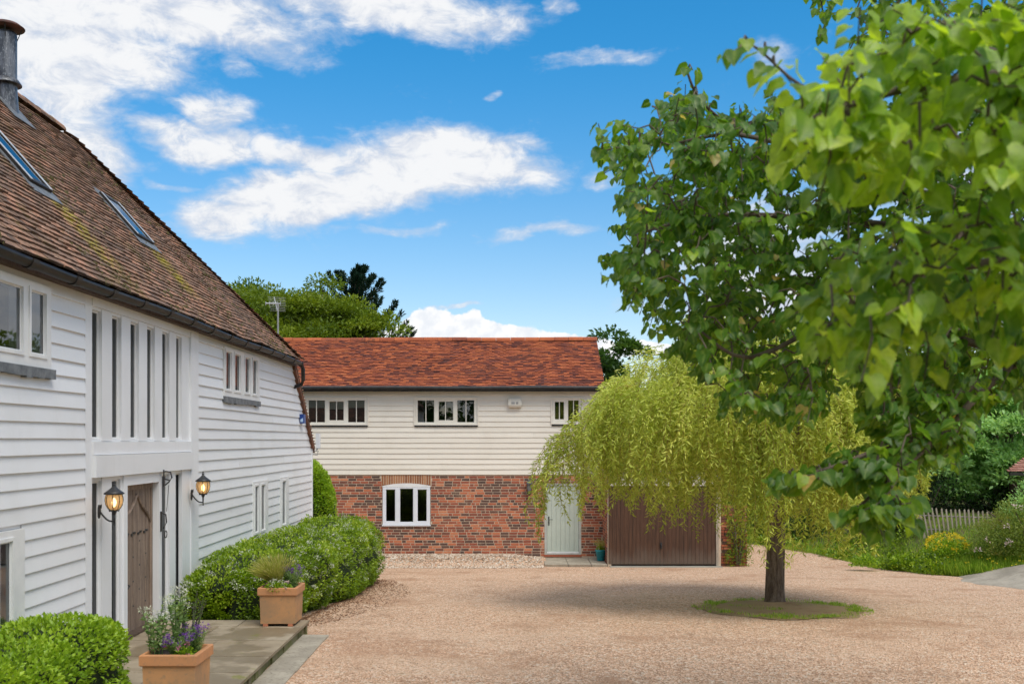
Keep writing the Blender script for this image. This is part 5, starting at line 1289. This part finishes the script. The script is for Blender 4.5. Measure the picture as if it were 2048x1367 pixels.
for k in range(NT):
    a = random.random()*6.283; f = math.sqrt(random.random())*1.0
    if random.random() < .45: f = random.uniform(.8, 1.04)
    rr_ = wR(a)*f; x, y = WX+rr_*math.cos(a), WY+rr_*math.sin(a)
    ztop = WZ+4.70-1.45*f**2.6+random.uniform(-.45, .22)+.55*noise.noise(Vector((x*.9, y*.9, 0)))
    wisp = random.random() < .06 and math.cos(a) < -.3
    hem = WZ+1.15+.5*f+random.uniform(-.35, .6)+.75*noise.noise(Vector((math.cos(a)*2.6, math.sin(a)*2.2, 5)))
    if math.cos(a) > .2: hem += .12
    if random.random() < .3: hem = ztop-random.uniform(.7, 1.4)
    if k < 26:      # long loose fronds reaching towards the sage door
        a = math.pi+random.uniform(-.35, .35); q_ = random.random(); rr_ = 3.05+.75*q_; x, y = WX+rr_*math.cos(a), WY-.2+rr_*math.sin(a)*.5; ztop = 3.75-.75*q_+random.uniform(-.25, .15); hem = ztop-random.uniform(.6, 1.5)
    tone = .25*noise.noise(Vector((x*.8, y*.8, ztop*.8)))+random.gauss(0, .07)
    for q in range(2 if k < 26 else random.randint(3, 6)):
        p = Vector((x+random.gauss(0, .09), y+random.gauss(0, .09), ztop+random.gauss(0, .08))); hz = hem+random.uniform(-.2, .35); L_ = max(.4, p.z-hz)
        d = Vector((math.cos(a), math.sin(a), .35)).normalized()*1.0; d.x += random.gauss(0, .3); d.y += random.gauss(0, .3); path = [p.copy()]
        step = .042; ns = int(L_/step*1.08); ph = random.random()*9
        for i in range(ns):
            d = (d*.86+Vector((random.gauss(0, .075)+.06*math.sin(i*.22+ph), random.gauss(0, .075), -.14))).normalized(); p = p+d*step
            if i % 5 == 0: path.append(p.copy())
            for _ in range(2):
                v = Vector((random.gauss(0, 1), random.gauss(0, 1), random.gauss(0, .5))).normalized(); Pl.append(tuple(p)); Dl.append(tuple(d*.6+v*.75)); Tn.append(tone)
        if q < 2: tw.tube(path, .0035, 3, caps=False)
Pl, Dl, Tn = np.array(Pl), np.array(Dl), np.array(Tn); n = len(Pl)
print('willow leaves', n)
leaves('foliage', tpl_diamond(.21, .05), Pl, Dl, rdir(n), .070+.05*rng.random(n), 'willow_leaves', wl, rnd=.5+1.2*Tn+.5*(rng.random(n)-.5)+.04*(Pl[:, 2]-2.6))
tw.build('weeping_twig', 'willow_twig', wl)
# grass circle
cxg, cyg = 4.45, 16.15
s = MB(); b0 = 0; rings = 14
for j in range(rings+1):
    for k in range(64):
        a = 2*math.pi*k/64; r = 1.31*j/rings*(1+.03*noise.noise(Vector((math.cos(a)*9, math.sin(a)*9, 4)))+.16*noise.noise(Vector((math.cos(a)*2, math.sin(a)*2, 0)))); x, y = cxg+r*math.cos(a)*1.0, cyg+r*math.sin(a)*1.08
        s.v.append((x, y, gz(x, y)+.008+.06*(1-(j/rings)**2)*math.exp(-((x-WX)**2+(y-WY)**2)*1.2)+.006*(1-(j/rings)**8)+.01*noise.noise(Vector((x*4, y*4, 1))))); s.r.append(.5)
for j in range(rings):
    for k in range(64): s.f.append((j*64+k, j*64+(k+1) % 64, (j+1)*64+(k+1) % 64, (j+1)*64+k))
tag(s.build('grass_circle', 'tree_circle', smooth=True), kind='structure')
def blades(name, pts, h, mat, lean=.35, wd=.12):
    n = len(pts); d = np.stack([rng.normal(size=n)*lean, rng.normal(size=n)*lean, np.ones(n)], 1)
    return tag(leaves(name, tpl_diamond(wd, .02), pts, d, rdir(n), h, mat), kind='stuff')
n = 20000; a = rng.random(n)*6.283; r = 1.42*np.sqrt(rng.random(n))
pk = []
for aa, rr_ in zip(a, r):
    x, y = cxg+rr_*math.cos(aa), cyg+rr_*math.sin(aa)*1.08
    bare = noise.noise(Vector((x*1.6, y*1.6, 3)))
    if rr_ < 1.02 and (bare > -.2 or random.random() < .6): continue
    if rr_ > 1.02 and bare > .02 and random.random() < .8: continue
    if rr_ > 1.25 and noise.noise(Vector((x*5, y*5, 1))) < .05: continue
    pk.append((x, y, gz(x, y)+.012))
blades('lawn_grass', np.array(pk), .03+.035*rng.random(len(pk))**2, 'grass_blades', .5, .16)

# ------------------------------------------------------------------ right-hand bank, verge, ramp, fence
edge_pts = [(4.5, 37.5), (7.6, 33.5), (9.1, 30.2), (9.55, 28.0), (9.75, 26.0), (10.0, 24.4), (10.5, 23.1), (11.6, 22.3), (14.2, 21.8), (18, 21.5)]
def bank_z(x, y, t):  # t: 0 at verge edge, 1 deep inside
    return t
s = MB(); K = 16; rowsb = []
E = []
for a, b in zip(edge_pts, edge_pts[1:]):
    for k in range(6): E.append((a[0]+(b[0]-a[0])*k/6, a[1]+(b[1]-a[1])*k/6))
E.append(edge_pts[-1])
def bankh(x, y, w_): return gz(x, y)-.03+.95*sstep(0, 6, w_)*(.35+.65*sstep(8, 13, x))+.30*sstep(-.1, .8, w_)*sstep(9.8, 12.2, x)+.04*noise.noise(Vector((x*.9, y*.9, 0)))+.05
grid_b = []
for i, (x, y) in enumerate(E):
    jx = .18*noise.noise(Vector((i*.4, 0, 0))); row = []
    for k in range(K+1):
        w_ = (k/K)**1.6*16; f = min(i/len(E), 1); dx, dy = (.45+.4*(1-f)*.5, .89) if i > 24 else (.93, .37)
        X, Y = x+jx+dx*w_, y+dy*w_; row.append((X, Y, bankh(X, Y, w_) if k else gz(X, Y)-.03))
    b0 = len(s.v); s.v += row; s.r += [.5]*(K+1); rowsb.append(b0); grid_b.append(row)
for a, b in zip(rowsb, rowsb[1:]):
    for k in range(K): s.f.append((a+k, a+k+1, b+k+1, b+k))
tag(s.build('grass_bank', 'bank_earth', smooth=True), kind='structure')
def bank_pts(n, k0, k1, i0=0, i1=None, pw=1):
    out = []; i1 = i1 or len(grid_b)-1
    for _ in range(n):
        i = random.uniform(i0, i1-.001); k = k0+(k1-k0)*random.random()**pw; a, b = int(i), int(k); f, g_ = i-a, k-b
        P = Vector(grid_b[a][b])*(1-f)*(1-g_)+Vector(grid_b[a+1][b])*f*(1-g_)+Vector(grid_b[a][b+1])*(1-f)*g_+Vector(grid_b[a+1][b+1])*f*g_; out.append(P)
    return out
pts = [p for p in bank_pts(30000, .05, 8, pw=1.2) if noise.noise(Vector((p.x*.8, p.y*.8, 2))) > -.25 or random.random() < .3]
hh = np.array([.07+.09*random.random()*(1+1.2*max(0, noise.noise(Vector((p.x*.7, p.y*.7, 8))))) for p in pts])
blades('verge_grass', np.array([tuple(p) for p in pts]), hh, 'grass_blades', .35, .10)
# leafy weeds along the verge: countless, one mass
P, D = [], []
for c in bank_pts(420, .3, 6, 0, 34, 1.4):
    if noise.noise(Vector((c.x*.5, c.y*.5, 12))) < -.1: continue
    m_ = random.randint(25, 60); r = random.uniform(.15, .38); q = rdir(m_); q[:, 2] = np.abs(q[:, 2])*1.3; P.append(np.array(c)+q*r*rng.random((m_, 1))**.5); D.append(q+rng.normal(size=(m_, 3))*.4)
P = np.concatenate(P); D = np.concatenate(D); tag(leaves('undergrowth', BROAD, P, D, up_n(len(P), .6), .05+.05*rng.random(len(P)), 'hedge_leaves'), kind='stuff')
# tall grass and buttercups on the bank front
tg = [p for p in bank_pts(12000, .0, 4.6, 34, 54, 1.0)]
blades('tall_grass', np.array([tuple(p) for p in tg]), .14+.20*rng.random(len(tg)), 'grass_blades', .22, .06)
bc = [tuple(p+Vector((0, 0, random.uniform(.16, .34)))) for p in bank_pts(200, .1, 4.6, 33, 54)]
q = rdir(len(bc)*5); PB = np.repeat(np.array(bc), 5, axis=0); tag(leaves('buttercups', BROAD, PB, q+[0, 0, .8], up_n(len(PB), .6), .026+.01*rng.random(len(PB)), 'yellow_petals'), kind='stuff')
def at_bank(px, py, Y): return at(px, py, Y)
c = at(1893, 1098, 24.6)
mound(c.x, c.y, c.z-.1, .55, .38, 1500, 'clump of yellow flowers at the foot of the picket fence', 'yellow_petals', name='yellow_flowers', fpts=95, fs=.05, ls=.05)
for i, (px, py, sz, lb) in enumerate([(1805, 1112, .32, 'low leafy weed on the bank left of the yellow flowers'), (1730, 1098, .36, 'broad-leaved weed at the edge of the drive'), (1832, 1126, .18, 'small grass tuft at the gravel edge')]):
    c = at(px, py, 25.2); mound(c.x, c.y, gz(c.x, c.y)+.12, sz, sz*.8, 700, lb, 'white_petals', name='weed', fpts=2, ls=.06)
# stone ramp at the right
s = MB(); A = [(10.55, 23.2), (11.7, 22.35), (14.3, 21.9), (18, 21.6)]; B = [(9.9, 21.6), (10.3, 19.2), (10.6, 17.6), (12.5, 15.5)]; NN = 14
zA = [.02, .42, .82, 1.0]; rows = []
for i in range(4*NN-3):
    t = i/(4*NN-4)*3; k = min(int(t), 2); f = t-k
    a = Vector((*A[k], zA[k])).lerp(Vector((*A[k+1], zA[k+1])), f); b = Vector((*B[k], 0)).lerp(Vector((*B[k+1], 0)), f); b.z = gz(b.x, b.y)-.02; b.x += .15*noise.noise(Vector((i*.3, 3, 0)))
    b0 = len(s.v); rows.append(b0)
    for j in range(NN+1):
        g_ = j/NN; p = b.lerp(a, g_); p.z = b.z+(a.z-b.z)*sstep(0, 1, g_)+.02*noise.noise(Vector((p.x*1.4, p.y*1.4, 0)))+.012*min(1, g_*3)+.004; s.v.append(tuple(p)); s.r.append(.5)
for a, b in zip(rows, rows[1:]):
    for j in range(NN): s.f.append((a+j, a+j+1, b+j+1, b+j))
tag(s.build('stone_ramp', 'ramp_stone', smooth=True), kind='structure')
# picket fence
fn = empty('picket_fence', (12.5, 28, .3), 'leaning grey wooden picket fence below the blue-green tree', 'fence')
A = at(1850, 1072, 27.6); B = at(1985, 1078, 26.9)
for i in range(17):
    t = i/16; p = A.lerp(B, t); h = .80-.06*t+random.uniform(-.02, .02); ln_ = -.22+.20*t+random.uniform(-.02, .02); w_ = .021
    if i == 0: w_ = .04
    s = MB(); q = p+Vector((ln_*h, 0, h)); s.hexa([p+Vector((-w_, -.01, -.1)), p+Vector((w_, -.01, -.1)), p+Vector((w_, .01, -.1)), p+Vector((-w_, .01, -.1)), q+Vector((-w_, -.01, 0)), q+Vector((w_, -.01, 0)), q+Vector((w_, .01, 0)), q+Vector((-w_, .01, 0))])
    s.face([q+Vector((-w_, -.01, 0)), q+Vector((w_, -.01, 0)), q+Vector((0, -.01, .035))]); s.build('picket', 'grey_picket', fn)
for hz in (.2, .58):
    s = MB(); a = A+Vector((-.22*hz, .03, hz)); b = B+Vector((0, .03, hz)); s.tube([a, b], .022, 4); s.build('rail', 'grey_picket', fn)
A2 = at(1826, 1050, 29.0)
for i in range(7):
    t = (i+.3)/7.5; p = A2.lerp(A, t); h = .74; s = MB(); w_ = .02; q = p+Vector((-.2*h, 0, h))
    s.hexa([p+Vector((-w_, -.01, -.1)), p+Vector((w_, -.01, -.1)), p+Vector((w_, .01, -.1)), p+Vector((-w_, .01, -.1)), q+Vector((-w_, -.01, 0)), q+Vector((w_, -.01, 0)), q+Vector((w_, .01, 0)), q+Vector((-w_, .01, 0))]); s.build('picket', 'grey_picket', fn)
# outbuilding at the right edge
ob = empty('outbuilding', (15.6, 27.5, .5), 'corner of a small outbuilding with a pinkish tiled roof at the right edge', 'outbuilding')
p = at(2016, 943, 27.0); rf = MB(); gv = Vector((0, 1.5, .9)).normalized(); gn = Vector((0, -.9, 1.5)).normalized()
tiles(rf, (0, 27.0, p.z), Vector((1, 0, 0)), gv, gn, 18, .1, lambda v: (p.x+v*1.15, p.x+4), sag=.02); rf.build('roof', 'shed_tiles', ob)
s = MB(); s.box(p.x+.05, p.x+4, 26.98, 27.05, p.z-.10, p.z-.01); s.build('gutter', 'gutter_paint', ob)
s = MB(); s.box(p.x+1.3, p.x+4, 27.25, 29.5, .3, p.z-.02); s.build('wall', 'dark_oak', ob)

# ------------------------------------------------------------------ lime tree reaching in from the right
# brown leaf litter gathered along the foot of the long hedge
n = 3400; t = rng.random(n); yl = 13.6+8.6*t; off = rng.random(n)**2.6*1.05*(.35+.65*np.sin((yl-13.6)/8.6*3.14))
xl = np.interp(yl, [13.2, 14.6, 16.5, 19, 20.6, 22], [-3.2, -2.95, -2.85, -2.72, -2.7, -2.8])+off-.1
MATS['litter'] = MATS['pebbles_tan'].copy(); MATS['litter'].name = 'litter'
simple('litter', (.17, .085, .045), (.27, .15, .08), 40, .9, 0)
a = rng.random(n)*6.28; tag(leaves('leaf_litter', BROAD, np.stack([xl, yl, [yard_z(p, q)+.008 for p, q in zip(xl, yl)]], 1), np.stack([np.cos(a), np.sin(a), .15*rng.normal(size=n)], 1), up_n(n, .25), .022+.025*rng.random(n), 'litter'), kind='stuff')
TX, TY = 5.9, 6.9
lt = empty('lime_tree', (TX, TY, .7), 'large lime tree with heart-shaped leaves reaching in from the right', 'tree')
s = MB(); limb(s, [(TX, TY, .6), (TX+.05, TY, 2.0), (TX-.05, TY+.05, 3.6), (TX, TY, 6.2), (TX-.1, TY, 9)], .21, .07, 14); s.build('trunk', 'bark', lt, smooth=True)
LM = [ # limbs as photo columns, rows and distances
    ([(2330, 760, 6.9), (2120, 560, 6.7), (1900, 470, 6.6), (1650, 440, 6.6), (1430, 430, 6.5), (1270, 470, 6.4)], .05),
    ([(2330, 500, 6.9), (2080, 360, 6.5), (1860, 392, 6.2), (1700, 330, 6.3), (1480, 270, 6.4), (1340, 290, 6.4)], .055),
    ([(2330, 900, 6.9), (2150, 760, 6.6), (1960, 690, 6.3), (1700, 640, 6.2), (1500, 715, 6.1), (1400, 660, 6.1)], .045),
    ([(2330, 700, 6.9), (2100, 700, 6.4), (1990, 760, 6.1), (1890, 860, 5.8), (1790, 950, 5.6), (1720, 1010, 5.5)], .042),
    ([(1890, 860, 5.8), (1780, 890, 5.7), (1660, 935, 5.6), (1560, 965, 5.6)], .022),
    ([(2330, 200, 6.9), (2050, 120, 7.2), (1800, 60, 7.4), (1720, 60, 7.3)], .045),
    ([(2330, 300, 6.9), (2300, 180, 5.0), (2060, 150, 4.0), (1850, 170, 3.7), (1700, 210, 3.6), (1590, 250, 3.6)], .040),
    ([(2330, 620, 6.9), (2400, 560, 5.0), (2150, 500, 4.1), (1950, 530, 3.9), (1800, 560, 3.8), (1680, 640, 3.8)], .036),
    ([(2080, 360, 6.5), (1960, 430, 6.0), (1880, 520, 5.7), (1800, 600, 5.6)], .022),
    ([(1480, 270, 6.4), (1400, 200, 6.3), (1370, 130, 6.2)], .012),
    ([(1700, 210, 3.6), (1600, 170, 3.7), (1530, 110, 3.8), (1490, 80, 3.8)], .008),
    ([(2330, 40, 6.9), (2100, -150, 6.5), (1850, -120, 6.2), (1700, -60, 6)], .04),
]
s = MB(); LP = []
for pts, r in LM:
    q = limb(s, [at(*p) for p in pts], r, .007 if r > .01 else .004, 7); LP += [(v, i/len(q)) for i, v in enumerate(q)]
LPa = np.array([tuple(v) for v, _ in LP])
s.build('branch', 'twig_bark', lt, smooth=True)
def inpoly(x, y, poly):
    c = False; j = len(poly)-1
    for i in range(len(poly)):
        if (poly[i][1] > y) != (poly[j][1] > y) and x < (poly[j][0]-poly[i][0])*(y-poly[i][1])/(poly[j][1]-poly[i][1])+poly[i][0]: c = not c
        j = i
    return c
far_poly = [(1235,260),(1300,250),(1345,215),(1380,175),(1420,240),(1530,215),(1600,200),(1700,180),(2300,180),(2300,700),(2050,740),(1960,790),(1925,880),(1890,930),(1830,925),(1770,880),(1750,800),(1690,760),(1630,820),(1560,825),(1500,800),(1450,790),(1390,700),(1290,620),(1235,570),(1255,470),(1265,400),(1245,330)]
top_poly = [(1640,20),(1690,80),(1800,120),(2300,200),(2300,-250),(1620,-250),(1630,-50)]
mid_poly = [(1555,960),(1650,925),(1740,905),(1810,930),(1800,955),(1650,965),(1555,968)]
low_poly = [(1710,1015),(1800,990),(1815,1020),(1760,1040),(1710,1050)]
near_poly = [(1600,200),(1660,130),(1760,60),(1900,50),(2300,0),(2300,360),(2040,330),(1900,310),(1800,340),(1700,330),(1630,330),(1590,330)]
near2_poly = [(1640,520),(1760,470),(1900,450),(2000,440),(2300,420),(2300,740),(2100,700),(1900,680),(1790,720),(1700,720),(1640,660)]
spr_a = [(1185,230),(1290,235),(1290,330),(1190,330)]; spr_b = [(1350,120),(1420,120),(1430,240),(1350,240)]; spr_c = [(1450,70),(1560,70),(1590,180),(1470,170)]
POS, DIR, NRM, SZ, RN = [], [], [], [], []; tw = MB(); QUEUE = []
trunk = Vector((TX, TY, 5))
def spray(*a): QUEUE.append(a)
def grow(c, nl, L_, size, tone=0):
    global LPa
    i = int(np.argmin(((LPa-np.array(c))**2).sum(1))); b = Vector(LPa[i]); c = Vector(c); 
    out = (c-b); out = out.normalized() if out.length > .05 else Vector((-1, 0, 0)); out = (out+Vector((-.4, random.gauss(0, .3), random.gauss(-.05, .2)))).normalized()
    e = c+out*L_*.6; pts = [b, b.lerp(c, .5)+Vector((0, 0, .04)), c, e-Vector((0, 0, .05*L_))]
    P = []
    for a in range(3):
        for k in range(3): P.append(pts[a].lerp(pts[a+1], k/3))
    P.append(pts[-1]); tw.tube(P, [.006]*3+[.0045]*4+[.003]*3, 4, caps=False)
    LPa = np.vstack([LPa, np.array([tuple(q) for q in P[3:]])])
    sideax = out.cross(Vector((0, 0, 1))).normalized()
    for k in range(nl):
        t = .15+.85*(k+random.random()*.7)/nl; p = (c-out*L_*.4).lerp(e, t); sg = 1 if k % 2 else -1
        d = (out*.5+sideax*sg*.7+Vector((0, 0, -.75))+Vector((random.gauss(0, .35), random.gauss(0, .35), random.gauss(0, .3)))).normalized()
        st_ = p+(out*.3+sideax*sg*.8+Vector((0, 0, random.gauss(0, .3)))).normalized()*.035
        nv = Vector((0, -.35, .75))+sideax*sg*.35+Vector((random.gauss(0, .4), random.gauss(0, .4), random.gauss(0, .35)))
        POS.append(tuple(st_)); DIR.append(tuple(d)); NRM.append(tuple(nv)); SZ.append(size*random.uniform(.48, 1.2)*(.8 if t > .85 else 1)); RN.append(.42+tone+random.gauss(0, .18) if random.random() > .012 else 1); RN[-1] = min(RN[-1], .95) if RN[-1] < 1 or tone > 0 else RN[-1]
def fill(poly, n, y0, y1, nl, L_, size, tone=0, gap=-.22):
    xs = [p[0] for p in poly]; ys = [p[1] for p in poly]; k = 0; g = 0
    while k < n and g < n*60:
        g += 1; x, y = random.uniform(min(xs), max(xs)), random.uniform(min(ys), max(ys))
        if not inpoly(x, y, poly): continue
        if noise.noise(Vector((x/75, y/60, 7))) < gap: continue
        spray(at(x, y, random.uniform(y0, y1)), nl, L_, size, tone); k += 1
fill(far_poly, 1350, 5.6, 7.9, 10, .26, .072, -.06)
fill(far_poly, 150, 7.6, 9.2, 10, .34, .085, -.1)
fill([(1750,800),(1950,780),(1925,880),(1870,925),(1770,880)], 46, 5.5, 6.5, 9, .22, .082, -.06, -1)
fill([(1930,740),(2150,680),(2150,800),(2040,790),(1960,800)], 20, 5.6, 6.4, 9, .24, .085, 0, -1)
fill(top_poly, 250, 5.5, 8.5, 10, .30, .078, .03)
fill(mid_poly, 44, 5.3, 6.0, 8, .20, .080, -.02, -1)
fill(low_poly, 22, 5.2, 5.7, 8, .18, .085, -.02, -1)
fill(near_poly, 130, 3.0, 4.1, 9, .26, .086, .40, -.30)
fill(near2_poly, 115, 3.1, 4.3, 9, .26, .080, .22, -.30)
for x, y, Y in ((1205, 275, 6.2), (1250, 265, 6.3), (1290, 300, 6.4), (1215, 300, 6.2), (1235, 330, 6.3)): spray(at(x, y, Y), 4, .16, .090)
for x, y, Y in ((1385, 140, 6.1), (1395, 185, 6.2), (1380, 225, 6.3), (1420, 230, 6.3)): spray(at(x, y, Y), 4, .16, .088)
for x, y, Y in ((1480, 95, 3.7), (1530, 100, 3.8), (1550, 140, 3.8)): spray(at(x, y, Y), 4, .12, .068, .1)
QUEUE = [(float(((LPa-np.array(q[0]))**2).sum(1).min()), i, q) for i, q in enumerate(QUEUE)]
for _, _, q in sorted(QUEUE): grow(*q)
print('lime leaves', len(POS))
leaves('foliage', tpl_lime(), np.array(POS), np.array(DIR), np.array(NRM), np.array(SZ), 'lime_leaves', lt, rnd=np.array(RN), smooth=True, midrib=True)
tw.build('twig', 'twig_bark', lt)
